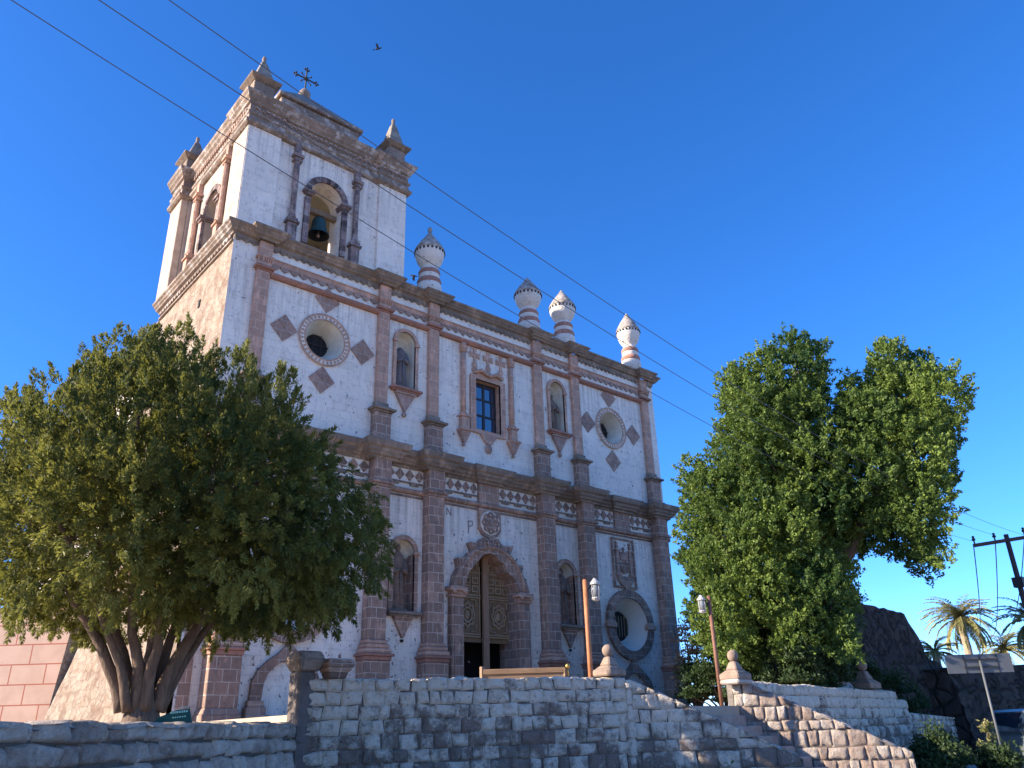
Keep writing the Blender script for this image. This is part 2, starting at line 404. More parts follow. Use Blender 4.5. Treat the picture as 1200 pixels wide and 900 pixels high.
        if smooth: me.polygons.foreach_set('use_smooth', [True] * len(me.polygons))
        o = bpy.data.objects.new(name, me); COL.objects.link(o)
        if parent is not None: o.parent = parent
        if label: o['label'] = label
        return o

def bev(o, w_=.012, seg=1):
    m_ = o.modifiers.new('bevel', 'BEVEL'); m_.width = w_; m_.segments = seg; m_.limit_method = 'ANGLE'; m_.angle_limit = rad(40)
    return o
def arch(cx, zb, w_, zs, n=16, k=1.0):
    """arched outline, bottom left first, k = height / half width of the head"""
    return [(cx - w_, zb), (cx + w_, zb)] + [(cx + w_ * math.cos(math.pi * i / n), zs + w_ * k * math.sin(math.pi * i / n)) for i in range(n + 1)]
def circ(cx, cz, r, n=40): return [(cx + r * math.cos(2 * math.pi * i / n), cz + r * math.sin(2 * math.pi * i / n)) for i in range(n)]
def rect(a0, a1, b0, b1): return [(a0, b0), (a1, b0), (a1, b1), (a0, b1)]

# ------------------------------------------------------------------ ground
BZ, TZ = -4.35, -2.4
UP = [(-30, -31), (-15.03, -15.77), (-9.62, -10.32), (-3.91, -12.33), (-.05, -12.22), (.15, -12.16), (12.77, -9.77), (18.0, -8.6), (60, -2), (90, 30), (90, 90), (-60, 90), (-60, -31)]
m = MB(); m.add([(-900, -900, BZ), (900, -900, BZ), (900, 900, BZ), (-900, 900, BZ)], [(0, 1, 2, 3)])
struct(m.build('street', ASPH))
UP2 = [(-9.0, -10.2), (-3.91, -12.1), (-.05, -12.02), (.15, -11.96), (12.6, -9.57), (12.8, -5.2), (60, -2), (90, 30), (90, 90), (-60, 90), (-60, -25), (-26, -14), (-13.0, -2.5), (-9.0, -3.0)]
m = MB(); m.slab(UP2, [], lambda a, b, d: (a, b, d), TZ, BZ - .2)
m.add([(-9.0, -10.2, -2.86), (-9.0, -3.0, -2.46), (-13.0, -2.5, -2.46), (-26, -14, -2.46), (-18.7, -19.4, -2.86), (-9.75, -10.15, -2.86), (-12.5, -11.5, -2.80)], [(0, 1, 6), (1, 2, 6), (2, 3, 6), (3, 4, 6), (4, 5, 6), (5, 0, 6)])
struct(m.build('terrace_ground', DIRT))

# ------------------------------------------------------------------ church
CH = thing('church', 'tall white limewashed stone mission church with pink pilasters and a bell tower', 'church', (2.7, 10, TZ))
def part(mb, name, mat, parent=CH, smooth=False, label=None, b=0):
    o = mb.build(name, mat, parent, smooth, label)
    if b: bev(o, b)
    return o

OC = [(-4.47, 9.98), (10.12, 9.90)]           # upper round windows
OCL = [(-4.90, 1.22), (10.28, 1.20)]          # lower round windows
NI = [(-1.12, 8.95, 10.9), (6.72, 8.95, 10.9)]   # upper niches: cx, sill z, springing z
NIL = [(-.97, .97, 2.98), (6.72, .97, 2.98)]
WIN = (2.84, 8.14, .63, 10.28)
door_in = [(1.44, TZ), (4.02, TZ), (4.02, 1.61), (3.95, 2.1), (3.80, 2.42), (3.66, 2.55), (3.43, 2.66), (3.30, 2.95), (3.09, 3.02), (2.91, 3.20), (2.62, 3.28),
           (2.33, 3.20), (2.15, 3.02), (1.98, 2.84), (1.80, 2.66), (1.62, 2.46), (1.50, 2.1), (1.44, 1.61)]
holes = [circ(x, z, .74) for x, z in OC] + [circ(x, z, 1.06) for x, z in OCL]
holes += [arch(cx, zb, .42, zs, 14) for cx, zb, zs in NI] + [arch(cx, zb, .42, zs - .02, 14) for cx, zb, zs in NIL]
holes += [rect(WIN[0] - WIN[2], WIN[0] + WIN[2], WIN[1], WIN[3])] + [door_in]
m = MB(); m.slab(rect(-8.05, 13.42, TZ, 13.05), holes, FRONT, 0, .95, reveal=False, back=False)
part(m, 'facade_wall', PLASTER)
# nave body: side and rear walls, roof
m = MB()
for a, b in (((-8.05, 0), (-8.05, 7.2)), ((13.42, 0), (13.42, 30)), ((13.42, 30), (-7.2, 30)), ((-7.2, 30), (-7.2, 7.2))):
    top = 13.05 if a != (-8.05, 0) else 5
    if a == (-8.05, 0): continue
    m.add([(a[0], a[1], TZ), (b[0], b[1], TZ), (b[0], b[1], top), (a[0], a[1], top)], [(0, 1, 2, 3)])
part(m, 'nave_wall', PLASTER)
m = MB(); m.box(-7.9, 13.38, .6, 29.9, 12.95, 13.02); part(m, 'nave_roof', CORN)
# sunlit flank of the tower, rough rubble, battered towards the back
m = MB()
nz, ny = 24, 12; vs = []
for j in range(nz + 1):
    z = TZ + (13.0 - TZ) * j / nz
    for i in range(ny + 1):
        t = i / ny; y = 7.25 * t
        bat = max(0, (4.5 - z) / 7.0) ** 1.3 * (.15 + 1.25 * t)
        yy = y + max(0, (2 - z) / 4.4) * .8 * t
        vs.append((-8.05 - bat + (0 if i in (0,) else random.uniform(-.02, .02)), yy, z))
m.add(vs, [(j * (ny + 1) + i, j * (ny + 1) + i + 1, (j + 1) * (ny + 1) + i + 1, (j + 1) * (ny + 1) + i) for j in range(nz) for i in range(ny)])
m.add([(-8.05, 7.25, 13), (-5, 7.25, 13), (-5, 8.03, TZ), (-9.3, 8.03, TZ)], [(0, 1, 2, 3)])
part(m, 'tower_flank_wall', RUBBLE)
# near-black blocks painted as the shade of two putlog holes in the flank
for y, z in ((2.55, 11.35), (5.45, 11.5)):
    m = MB(); m.box(-8.09, -8.0, y - .07, y + .08, z - .16, z + .14); part(m, 'painted_wall_hole', DARK)
# dark stone quoin at the foot of the tower
m = MB(); m.box(-7.98, -7.66, -.06, .05, TZ, 1.9); part(m, 'corner_quoin', PINKLOW, b=.015)

def funnel(cx, cz, rs, parent, mat, n=40, ox=0, oz=0):
    m = MB(); L = []
    for r, d, f in rs: L.append([(cx + ox * f + r * math.cos(2 * math.pi * i / n), d, cz + oz * f + r * math.sin(2 * math.pi * i / n)) for i in range(n)])
    m.rings(L, True, False); return part(m, 'reveal', mat, parent, True)
def ring_blocks(cx, cz, r0, r1, nb, d0, d1, mb, gap=.01, jit=.2):
    for k in range(nb):
        a0 = 2 * math.pi * (k + gap) / nb; a1 = 2 * math.pi * (k + 1 - gap) / nb; q = []
        for r in (r0, r1):
            for t in (0, .5, 1):
                a = a0 + (a1 - a0) * t; q.append((cx + r * math.cos(a), cz + r * math.sin(a)))
        poly = [q[0], q[1], q[2], q[5], q[4], q[3]]; c = 1 - jit * random.random()
        mb.slab(poly, [], FRONT, d0 - random.uniform(0, .01), d1, c)

# upper round windows with patterned ring, iron bars and four diamonds
for (cx, cz) in OC:
    m = MB(); m.slab(circ(cx, cz, .98, 48), [circ(cx, cz, .745, 40)], FRONT, -.05, .0)
    ring = part(m, 'round_window', PLASTER, b=.01)
    m = MB()
    for r0, r1 in ((.745, .79), (.93, .995)): m.slab(circ(cx, cz, r1, 48), [circ(cx, cz, r0, 48)], FRONT, -.075, -.04)
    part(m, 'ring_edge', PINK, ring)
    m = MB()
    for k in range(36):
        a = 2 * math.pi * k / 36; c_, s_ = math.cos(a), math.sin(a)
        loc = lambda u, v: (cx + (.86 + u) * c_ - v * s_, cz + (.86 + u) * s_ + v * c_)
        m.slab([loc(-.06, 0), loc(0, -.05), loc(.06, 0), loc(0, .05)], [], FRONT, -.066, -.045)
    part(m, 'ring_studs', PINK, ring)
    funnel(cx, cz, ((.745, -.05, 0), (.70, .10, .2), (.46, .5, 1), (.44, .62, 1)), ring, CREAM, 40, .0, .02)
    m = MB(); m.slab(circ(cx, cz + .02, .47), [], FRONT, .62, .66); part(m, 'dark_pane', DARK, ring)
    m = MB()
    for dx in (-.15, .15): m.tube([(cx + dx, .55, cz - .42), (cx + dx, .55, cz + .44)], .014, 6)
    m.tube([(cx - .44, .545, cz + .02), (cx + .44, .545, cz + .02)], .02, 6); part(m, 'iron_bars', IRON, ring)
    for dx, dz in ((1.52, 0), (-1.52, 0), (0, 1.58), (0, -1.55)):
        m = MB(); h, k = .50, .52; x, z = cx + dx, cz + dz + random.uniform(-.03, .03)
        for sx in (-1, 1):
            for sz in (-1, 1):     # four small tiles make one diamond
                o_ = (x + sx * h / 2 * (1 if sx == sz else 1), z)
        cs = [(0, .5), (0, -.5), (.5, 0), (-.5, 0)]
        for ux, uz in cs:
            px, pz = x + ux * h, z + uz * k; e = .485
            m.slab([(px - h * e, pz), (px, pz - k * e), (px + h * e, pz), (px, pz + k * e)], [], FRONT, -.035 - random.uniform(0, .008), .0, 1 - .2 * random.random())
        m.slab([(x - h * .97, z), (x, z - k * .97), (x + h * .97, z), (x, z + k * .97)], [], FRONT, -.02, 0, 1.5)
        part(m, 'diamond_panel', DIAM)

# lower round windows in their dark voussoir rings with ogee legs under them
for (cx, cz) in OCL:
    m = MB(); ring_blocks(cx, cz, 1.06, 1.42, 34, -.16, .02, m, .02, .35)
    ring = part(m, 'round_window', PINKLOW, b=.01)
    funnel(cx, cz, ((1.06, -.10, 0), (1.0, .1, .1), (.62, .50, 1), (.60, .60, 1)), ring, bpy.data.materials['smooth_white_reveal'], 44, -.02, .0)
    m = MB(); m.slab(circ(cx - .02, cz, .64), [], FRONT, .58, .62); part(m, 'dark_pane', DARK, ring)  # flat near-black disc stands for the shade in the opening
    m = MB()
    for i in range(7): m.box(cx - .56 + .17 * i, cx - .50 + .17 * i, .54, .56, cz - .42, cz + .42, .12 + .1 * random.random())
    part(m, 'wooden_bars', DOORW, ring)
    m = MB()
    for sx in (-1, 1):
        m.box(cx + sx * 1.22 - .27, cx + sx * 1.22 + .27, -.24, 0, cz - .17, cz + .02); m.box(cx + sx * 1.22 - .22, cx + sx * 1.22 + .22, -.21, 0, cz + .02, cz + .10)
    part(m, 'ring_collar', PINK, ring, b=.02)
    left = [(0, 0.02), (-.12, -.22), (-.32, -.42), (-.62, -.62), (-.92, -.90), (-1.08, -1.25), (-1.10, -1.7), (-1.10, -3.62)]
    inn = [(0, -.62), (-.18, -.66), (-.40, -.78), (-.60, -.98), (-.72, -1.25), (-.76, -1.7), (-.76, -3.62)]
    m = MB()
    for sx in (-1, 1):
        A = [(cx + .1 * 0 + sx * -a * 1.0, cz - 1.28 + b) for a, b in left]; B = [(cx + sx * -a, cz - 1.28 + b) for a, b in inn]
        A2 = A; k = len(A) - 1
        for i in range(len(A) - 1):
            j0 = min(i, len(B) - 1); j1 = min(i + 1, len(B) - 1)
            q = [A[i], A[i + 1], B[j1]] + ([B[j0]] if j0 != j1 else [])
            m.slab(q, [], FRONT, -.14 - .004 * (i % 3), 0, 1 - .25 * random.random())
    part(m, 'ogee_legs', PINKLOW, ring, b=.01)
    m = MB()
    for sx in (-1, 1): m.box(cx + sx * .93 - .30, cx + sx * .93 + .30, -.26, 0, TZ, TZ + .45); m.box(cx + sx * .93 - .24, cx + sx * .93 + .24, -.21, 0, TZ + .45, TZ + .62)
    part(m, 'leg_base', PINK, ring, b=.02)

# pilasters ---------------------------------------------------------------
PX = [-6.95, -2.15, .12, 5.58, 7.85, 12.60]
for i, cx in enumerate(PX):
    wl = .325; jj = random.uniform(-.01, .01)
    m = MB(); m.box(cx - wl, cx + wl, -.45, 0, 0, 5.0); lo = part(m, 'lower_pilaster', PINKLOW, b=.02)
    m = MB(); m.box(cx - wl - .13, cx + wl + .13, -.56, 0, TZ + .42, -.62, .95); m.box(cx - wl - .22, cx + wl + .22, -.66, 0, TZ, TZ + .25)
    m.frustum(cx, -.30, TZ + .25, TZ + .42, wl + .20, .35, wl + .13, .26)
    part(m, 'plinth', PINKLOW, lo, b=.02)
    m = MB(); m.box(cx - wl - .16, cx + wl + .16, -.59, 0, -.62, -.50); m.box(cx - wl - .23, cx + wl + .23, -.66, 0, -.50, -.42)
    part(m, 'plinth_cap', BRICKRED, lo, b=.015)
    m = MB(); m.box(cx - wl - .15, cx + wl + .15, -.60, 0, -.42, -.26); m.box(cx - wl - .11, cx + wl + .11, -.56, 0, -.255, -.13); m.box(cx - wl - .05, cx + wl + .05, -.50, 0, -.125, .0)
    part(m, 'base_molding', PINK, lo, b=.03)
    m = MB()
    for z0, z1, e in ((4.98, 5.08, .05), (5.08, 5.16, .11), (5.16, 5.24, .06)): m.box(cx - wl - e, cx + wl + e, -.45 - e, 0, z0, z1)
    part(m, 'capital', PINKLOW, lo, b=.015)
    m = MB(); m.box(cx - wl - .01, cx + wl + .01, -.47, 0, 5.24, 5.95); part(m, 'entablature_block', PINKLOW, lo, b=.015)
    # upper order
    m = MB(); m.box(cx - .235, cx + .235, -.16, 0, 8.14, 11.80); up = part(m, 'upper_pilaster', PINK, b=.015)
    m = MB(); m.box(cx - .33, cx + .33, -.32, 0, 6.74, 7.72); m.box(cx - .42, cx + .42, -.44, 0, 6.56, 6.74)
    part(m, 'plinth', PINKLOW, up, b=.02)
    m = MB(); m.box(cx - .38, cx + .38, -.38, 0, 7.72, 7.79); m.box(cx - .47, cx + .47, -.47, 0, 7.79, 7.88); m.box(cx - .34, cx + .34, -.32, 0, 7.88, 7.97); m.box(cx - .28, cx + .28, -.22, 0, 7.97, 8.14)
    part(m, 'base_molding', CORN, up, b=.02)
    m = MB(); m.box(cx - .27, cx + .27, -.20, 0, 11.80, 11.87); m.box(cx - .34, cx + .34, -.30, 0, 11.87, 11.97)
    part(m, 'capital_molding', BRICKRED, up, b=.015)
    m = MB(); m.box(cx - .25, cx + .25, -.19, 0, 11.97, 12.28); m.box(cx - .30, cx + .30, -.26, 0, 12.28, 12.38); m.box(cx - .24, cx + .24, -.18, 0, 12.38, 12.95)
    for k in range(7):
        x = cx - .24 + .08 * k; m.frustum(x, -.21, 12.17 if k % 2 else 12.10, 12.28, .015, .02, .04, .03)
    part(m, 'capital_block', PINK, up, b=.015)

# moulding runs between pilasters --------------------------------------------
def breaks(x0, x1, hw, dp, base=0.0, extra=()):
    p = [(x0, base)]
    for cx in PX + list(extra):
        pass
    for cx in sorted(PX + [e for e in extra]):
        w_, d_ = hw, dp
        if cx in extra: w_, d_ = .52, .12
        if cx - w_ > x0: p += [(cx - w_, base), (cx - w_, base - d_)]
        else: p[0] = (x0, base - d_)
        if cx + w_ < x1: p += [(cx + w_, base - d_), (cx + w_, base)]
    p.append((x1, p[-1][1]))
    return p
STUB = (2.78, 10.30)
CP = breaks(-8.05, 13.42, .42, .42, 0, STUB)
prof = [(-.02, 5.93), (.10, 5.93), (.12, 6.00), (.22, 6.04), (.24, 6.10), (.31, 6.16), (.33, 6.24), (.42, 6.30), (.46, 6.40), (.48, 6.50), (.43, 6.53), (-.02, 6.58)]
m = MB(); m.sweep(CP, prof); part(m, 'middle_cornice', CORN)
# weathered caps on the cornice where it breaks forward
m = MB()
for cx in PX:
    m.box(cx - .52, cx + .52, -.72, -.05, 6.50, 6.565, .8); m.box(cx - .47, cx + .47, -.60, -.05, 6.565, 6.63, .7)
part(m, 'cornice_cap_stones', CORN, b=.02)
prof = [(-.02, 5.02), (.12, 5.02), (.17, 5.06), (.18, 5.15), (.12, 5.19), (-.02, 5.19)]
m = MB()
ends = [-8.05] + [v for cx in PX for v in (cx - .32, cx + .32)] + [13.42]
for a, b in zip(ends[::2], ends[1::2]):
    if b - a > .25: m.sweep([(a, 0), (b, 0)], prof)
part(m, 'lower_molding', PINKLOW)
# thin pale fillet under it
m = MB()
for a, b in zip(ends[::2], ends[1::2]):
    if b - a > .25: m.box(a, b, -.05, 0, 4.90, 4.965)
part(m, 'fillet', MOTT)
# frieze with diamonds
bays = list(zip(ends[::2], ends[1::2]))
for a, b in bays:
    segs = [(a, b)]
    for sx in STUB:
        segs = [q for s_ in segs for q in (((s_[0], sx - .53), (sx + .53, s_[1])) if s_[0] < sx < s_[1] else (s_,))]
    for s0, s1 in segs:
        if s1 - s0 < .5: continue
        m = MB(); m.box(s0, s1, -.035, 0, 5.46, 5.93); fr = part(m, 'diamond_frieze', PLASTER)
        m = MB(); m.box(s0, s1, -.07, 0, 5.41, 5.455)
        nb = max(1, int((s1 - s0) / .62))
        for k in range(nb):
            x = s0 + (k + .5) * (s1 - s0) / nb; m.box(x - .17, x + .17, -.065, 0, 5.33, 5.408)
        part(m, 'frieze_ledge', CORN, fr)
        m = MB(); nd = max(2, round((s1 - s0) / .40)); st = (s1 - s0) / nd
        for k in range(nd):
            x = s0 + (k + .5) * st; z = 5.695; h = st * .46; v = .205
            m.slab([(x - h, z), (x, z - v), (x + h, z), (x, z + v)], [], FRONT, -.075, -.03, 1 - .3 * random.random())
        part(m, 'frieze_diamonds', PINKLOW, fr)
m = MB()
for sx in STUB: m.box(sx - .50, sx + .50, -.11, 0, 5.02, 5.95)
part(m, 'frieze_block', PINKLOW, b=.015)

# upper entablature
CP2 = breaks(-8.05, 13.42, .30, .26)
CP2 = [(-8.05, 0)] + CP2[1:] + [(13.42, 1.2)]
prof = [(-.02, 12.93), (.06, 12.93), (.08, 12.99), (.18, 13.03), (.20, 13.08), (.26, 13.13), (.28, 13.18), (.35, 13.23), (.36, 13.30), (.30, 13.33), (-.02, 13.34)]
m = MB(); m.sweep(CP2, prof, n0=(-1, -1)); part(m, 'top_cornice', CORN)
m = MB(); m.sweep([(-8.05, 7.3), (-8.05, 0)], prof, n1=(-1, -1)); part(m, 'flank_cornice', TOWCORN)
m = MB(); dents = MB()
def dent_row(mb, x0, x1, ztop, y, pitch, drop, w0=.42, thick=.05):
    k = int((x1 - x0) / pitch)
    for i in range(k):
        x = x0 + (i + .5) * (x1 - x0) / k; p2 = (x1 - x0) / k
        mb.slab([(x - p2 * .5, ztop), (x - p2 * .40, ztop - drop * .45), (x, ztop - drop), (x + p2 * .40, ztop - drop * .45), (x + p2 * .5, ztop)], [], FRONT, y, y + thick, 1 - .25 * random.random())
ends2 = [-8.05] + [v for cx in PX for v in (cx - .25, cx + .25)] + [13.42]
bays2 = [(a, b) for a, b in zip(ends2[::2], ends2[1::2]) if b - a > .3]
mold, band, saw = MB(), MB(), MB()
for a, b in bays2:
    m.box(a, b, -.075, 0, 12.84, 12.94); dent_row(m, a, b, 12.84, -.07, .26, .13)
    if a > -7.5 and b < 13:
        mold.sweep([(a, 0), (b, 0)], [(-.02, 11.68), (.12, 11.68), (.20, 11.74), (.22, 11.82), (.12, 11.86), (-.02, 11.86)])
        band.box(a, b, -.06, 0, 12.24, 12.40); band.sweep([(a, 0), (b, 0)], [(0, 12.40), (.10, 12.40), (.10, 12.44), (0, 12.44)])
        dent_row(saw, a, b, 12.24, -.055, .34, .19)
part(m, 'dentil_band', CORN); part(mold, 'upper_molding', BRICKRED)
part(band, 'frieze_band', PINK); part(saw, 'sawtooth_frieze', DIAM)
# dentils on the tower flank
m = MB()
for i in range(27):
    y = .1 + i * 7.0 / 27; m.box(-8.14, -8.0, y, y + .14, 12.80, 12.92); 
m.box(-8.12, -8.0, 0.02, 7.2, 12.66, 12.72)
part(m, 'flank_dentils', TOWCORN)

# niches ---------------------------------------------------------------------
def niche(cx, zb, zs, lower):
    om = PINKLOW if lower else PINK
    fw = .13 if not lower else .16
    m = MB(); m.slab(arch(cx, zb, .42 + fw, zs - (.02 if lower else 0), 14), [arch(cx, zb + .001, .42, zs - (.02 if lower else 0), 14)], FRONT, -.09, .0)
    fr = part(m, 'niche', om, b=.012)
    m = MB(); L = []
    o0 = arch(cx, zb, .42, zs - (.02 if lower else 0), 14)
    for sc, d in ((1, -.08), (1, .08), (.93, .30), (.75, .46), (.42, .56), (.02, .60)):
        L.append([(cx + (a - cx) * sc, d, zb + (b - zb) * (1 - (1 - sc) * .45)) for a, b in o0])
    nn_ = len(o0); low_ = MB(); up_ = MB()
    for k in range(len(L) - 1):
        for i in range(nn_):
            j = (i + 1) % nn_; q = [L[k][i], L[k][j], L[k + 1][j], L[k + 1][i]]
            (low_ if (lower and sum(p[2] for p in q) / 4 < zs - .12) or (not lower and i == 1 and False) else up_).add(q, [(0, 1, 2, 3)])
    part(up_, 'niche_shell', CREAM, fr, True)
    if low_.v: part(low_, 'niche_lining', PINKLOW, fr)
    m = MB(); m.box(cx - .42, cx + .42, -.08, .6, zb - .02, zb + .02); part(m, 'niche_floor', om, fr)
    m = MB()
    for sx in (-1, 1): m.box(cx + sx * (.42 + fw / 2) - fw * .75, cx + sx * (.42 + fw / 2) + fw * .75, -.15, 0, zs - .10, zs + .02)
    part(m, 'impost', om, fr, b=.015)
    m = MB(); m.box(cx - .66, cx + .66, -.30, 0, zb - .10, zb); m.box(cx - .60, cx + .60, -.24, 0, zb - .16, zb - .10)
    part(m, 'sill', BRICKRED if not lower else CORN, fr, b=.02)
    tip = 8.02 if not lower else .12; m = MB(); t = zb - .16
    w0 = .42 if not lower else .36
    for sc in ((1.0, t, -.20), (.9, t - .1, -.17)): pass
    pts = [(cx - w0, t), (cx + w0, t), (cx + w0 * .92, t - .12), (cx + .13, tip + .22), (cx, tip), (cx - .13, tip + .22), (cx - w0 * .92, t - .12)]
    m.slab(pts[::-1], [], FRONT, -.13, 0); m.slab([(cx - w0 * 1.05, t), (cx - w0 * 1.05, t - .07), (cx + w0 * 1.05, t - .07), (cx + w0 * 1.05, t)], [], FRONT, -.19, 0)
    part(m, 'corbel', DIAM if not lower else PINKLOW, fr, b=.02)
    m = MB(); m.sphere((cx, -.06, tip - .02 - (.06 if not lower else .05)), .10 if not lower else .055, .08, n=10, m=6)
    part(m, 'corbel_knob', DIAM if not lower else IRON, fr, True)
for a in NI: niche(*a, False)
for a in NIL: niche(*a, True)

# central window with surround, colonnettes and crosses
cx, zb, hw, zt = WIN
m = MB()
out = [(cx - .90, 8.0), (cx - .42, 7.96), (cx - .15, 7.62), (cx + .15, 7.62), (cx + .42, 7.96), (cx + .90, 8.0), (cx + .90, 10.42), (cx + .62, 10.46), (cx + .55, 10.62), (cx + .2, 10.60), (cx, 10.50), (cx - .2, 10.60), (cx - .55, 10.62), (cx - .62, 10.46), (cx - .90, 10.42)]
m.slab(out, [rect(cx - hw, cx + hw, zb, zt)], FRONT, -.09, 0); wf = part(m, 'central_window', PINK, b=.012)
m = MB(); m.sphere((cx, -.05, 7.42), .17, .07, .2, 12, 8); part(m, 'apron_knob', DIAM, wf, True)
m = MB(); L = []
for d in (-.09, .5): L.append([FRONT(a, b, d) for a, b in rect(cx - hw, cx + hw, zb, zt)])
m.rings(L, True, False); part(m, 'reveal', PINK, wf)
m = MB(); m.slab(rect(cx - hw, cx + hw, zb, zt), [rect(cx - hw + .07 + i * .61, cx - hw + .07 + i * .61 + .51, zb + .07 + j * .70, zb + .07 + j * .70 + .62) for i in range(2) for j in range(3)], FRONT, .22, .28)
part(m, 'window_sash', IRON, wf)
for i in range(2):
    for j in range(3):
        x = cx - hw + .07 + i * .61; z = zb + .07 + j * .70; m = MB()
        t = random.uniform(-.012, .012)
        m.add([(x - .01, .25 + t, z - .01), (x + .52, .25 - t, z - .01), (x + .52, .25 - t, z + .63), (x - .01, .25 + t, z + .63)], [(0, 1, 2, 3)])
        part(m, 'pane', GLASS, wf)
m = MB()
for k in range(2):
    for t in (0,): pass
m.tube([(cx - .75, -.12, 10.52), (cx - .4, -.17, 10.66), (cx - .02, -.16, 10.50)], [.05, .09, .06], 8); m.tube([(cx + .02, -.16, 10.50), (cx + .4, -.17, 10.66), (cx + .75, -.12, 10.52)], [.06, .09, .05], 8)
part(m, 'window_hood', PINK, wf, True)
for k, dx in enumerate((-.64, .05, .72)):
    x, z = cx + dx, 11.08; m = MB()
    cr = [(-.06, -.42), (.06, -.42), (.05, -.1), (.16, -.1), (.24, -.15), (.24, .15), (.16, .1), (.05, .1), (.05, .22), (.10, .32), (-.10, .32), (-.05, .22), (-.05, .1), (-.16, .1), (-.24, .15), (-.24, -.15), (-.16, -.1), (-.05, -.1)]
    m.slab([(x + a, z + .25 + b * .9) for a, b in cr], [], FRONT, -.06, 0)
    m.sphere((x, -.03, z - .18), .15, .06, .13, 10, 6); m.sphere((x, -.03, z - .40), .17, .06, .12, 10, 6)
    part(m, 'relief_cross', PINK, b=.01)
for x in (1.57, 4.06):
    m = MB(); m.lathe(x, -.10, [(.10, 8.62), (.115, 9.5), (.105, 10.6), (.095, 11.25)], 12); co = part(m, 'colonnette', PINK, None or CH, True)
    m = MB(); m.box(x - .16, x + .16, -.24, 0, 7.95, 8.45); m.box(x - .22, x + .22, -.29, 0, 8.45, 8.53); m.box(x - .14, x + .14, -.2, 0, 8.53, 8.63)
    m.box(x - .28, x + .28, -.34, 0, 7.86, 7.95); part(m, 'pedestal', PINK, co, b=.015)
    m = MB(); m.frustum(x, -.13, 7.42, 7.86, .05, .06, .24, .16); m.sphere((x, -.1, 7.34), .075, n=8, m=6); part(m, 'corbel', DIAM, co)
    m = MB(); m.box(x - .13, x + .13, -.22, 0, 11.25, 11.33); m.frustum(x, -.1, 11.33, 11.52, .10, .11, .17, .17); m.box(x - .10, x + .10, -.18, 0, 11.52, 11.68)
    part(m, 'capital', PINK, co, b=.015)

# rosette, coats of arms, faint painted letters
m = MB(); ros = [(2.27, 5.0), (2.27, 4.2), (2.45, 3.98), (2.8, 3.88), (3.15, 3.98), (3.33, 4.2), (3.33, 5.0)]
m.slab(ros, [], FRONT, -.10, 0); ro = part(m, 'rosette_panel', PINKLOW, b=.012)
m = MB(); m.slab(circ(2.80, 4.45, .46), [], FRONT, -.13, -.09); part(m, 'rosette_field', PLASTER, ro)
m = MB()
for k in range(8):
    a = math.pi / 4 * k; x, z = 2.80 + .31 * math.cos(a), 4.45 + .31 * math.sin(a)
    m.slab(circ(x, z, .115, 12), [circ(x, z, .055, 10)], FRONT, -.18, -.12); a2 = a + math.pi / 8
    m.slab([(2.80 + .06 * math.cos(a2 - .8), 4.45 + .06 * math.sin(a2 - .8)), (2.80 + .38 * math.cos(a2 - .05), 4.45 + .38 * math.sin(a2 - .05)), (2.80 + .38 * math.cos(a2 + .05), 4.45 + .38 * math.sin(a2 + .05)), (2.80 + .06 * math.cos(a2 + .8), 4.45 + .06 * math.sin(a2 + .8))], [], FRONT, -.16, -.12)
m.sphere((2.80, -.13, 4.45), .13, .07, n=12, m=6); part(m, 'rosette_petals', PINKLOW, ro)
def arms(cx, lab=None):
    m = MB(); m.slab(rect(cx - .70, cx + .70, 2.68, 4.80), [rect(cx - .62, cx + .62, 2.77, 4.72)], FRONT, -.09, 0); ar = part(m, 'coat_of_arms', PINKLOW, b=.01)
    m = MB(); m.slab(rect(cx - .62, cx + .62, 2.77, 4.72), [], FRONT, -.03, 0); part(m, 'arms_field', PLASTER, ar)
    m = MB()
    for sx in (-1, 1):
        x = cx + sx * .42; m.box(x - .10, x + .10, -.12, -.02, 3.25, 4.22); m.box(x - .14, x + .14, -.14, -.02, 4.22, 4.30); m.box(x - .15, x + .15, -.14, -.02, 3.17, 3.25)
        m.slab(circ(x, 4.42, .08, 10), [], FRONT, -.11, -.02); m.box(x - .02, x + .02, -.09, -.02, 4.44, 4.66); m.box(x - .08, x + .08, -.09, -.021, 4.55, 4.60)
    part(m, 'arms_column', PINKLOW, ar)
    m = MB(); m.slab(circ(cx, 3.55, .27, 18), [circ(cx, 3.55, .22, 14)], FRONT, -.12, -.02); m.slab(circ(cx, 3.55, .22, 14), [], FRONT, -.09, -.02, .8)
    m.slab([(cx - .20, 3.85), (cx + .20, 3.85), (cx + .26, 4.13), (cx - .26, 4.13)], [], FRONT, -.11, -.02)
    for k in range(5): m.slab(circ(cx - .22 + .11 * k, 4.17, .045, 8), [], FRONT, -.12, -.02)
    m.box(cx - .02, cx + .02, -.1, -.02, 4.2, 4.42); m.box(cx - .07, cx + .07, -.1, -.021, 4.31, 4.35); part(m, 'crowned_shield', PINKLOW, ar)
    m = MB(); m.slab([(cx - .50, 3.16), (cx - .46, 3.0), (cx - .3, 2.80), (cx - .12, 2.70), (cx, 2.55), (cx + .12, 2.70), (cx + .3, 2.80), (cx + .46, 3.0), (cx + .50, 3.16)], [], FRONT, -.13, -.02); part(m, 'arms_base', PINKLOW, ar)
arms(10.22); arms(-4.9)
GRAF = m_plain('faint_dark_paint', (.33, .27, .25), .9, .4, 9, 0)
def stroke(mb, a, b, w_=.045):
    a, b = Vector(a), Vector(b); d = (b - a).normalized() * w_ / 2; p = Vector((-d.y, d.x))
    mb.slab([tuple(a + p), tuple(a - p), tuple(b - p), tuple(b + p)], [], FRONT, -.006, -.002)
m = MB()
for a, b in (((.86, 4.52), (.86, 4.78)), ((.86, 4.78), (1.05, 4.52)), ((1.05, 4.52), (1.05, 4.78))): stroke(m, a, b)
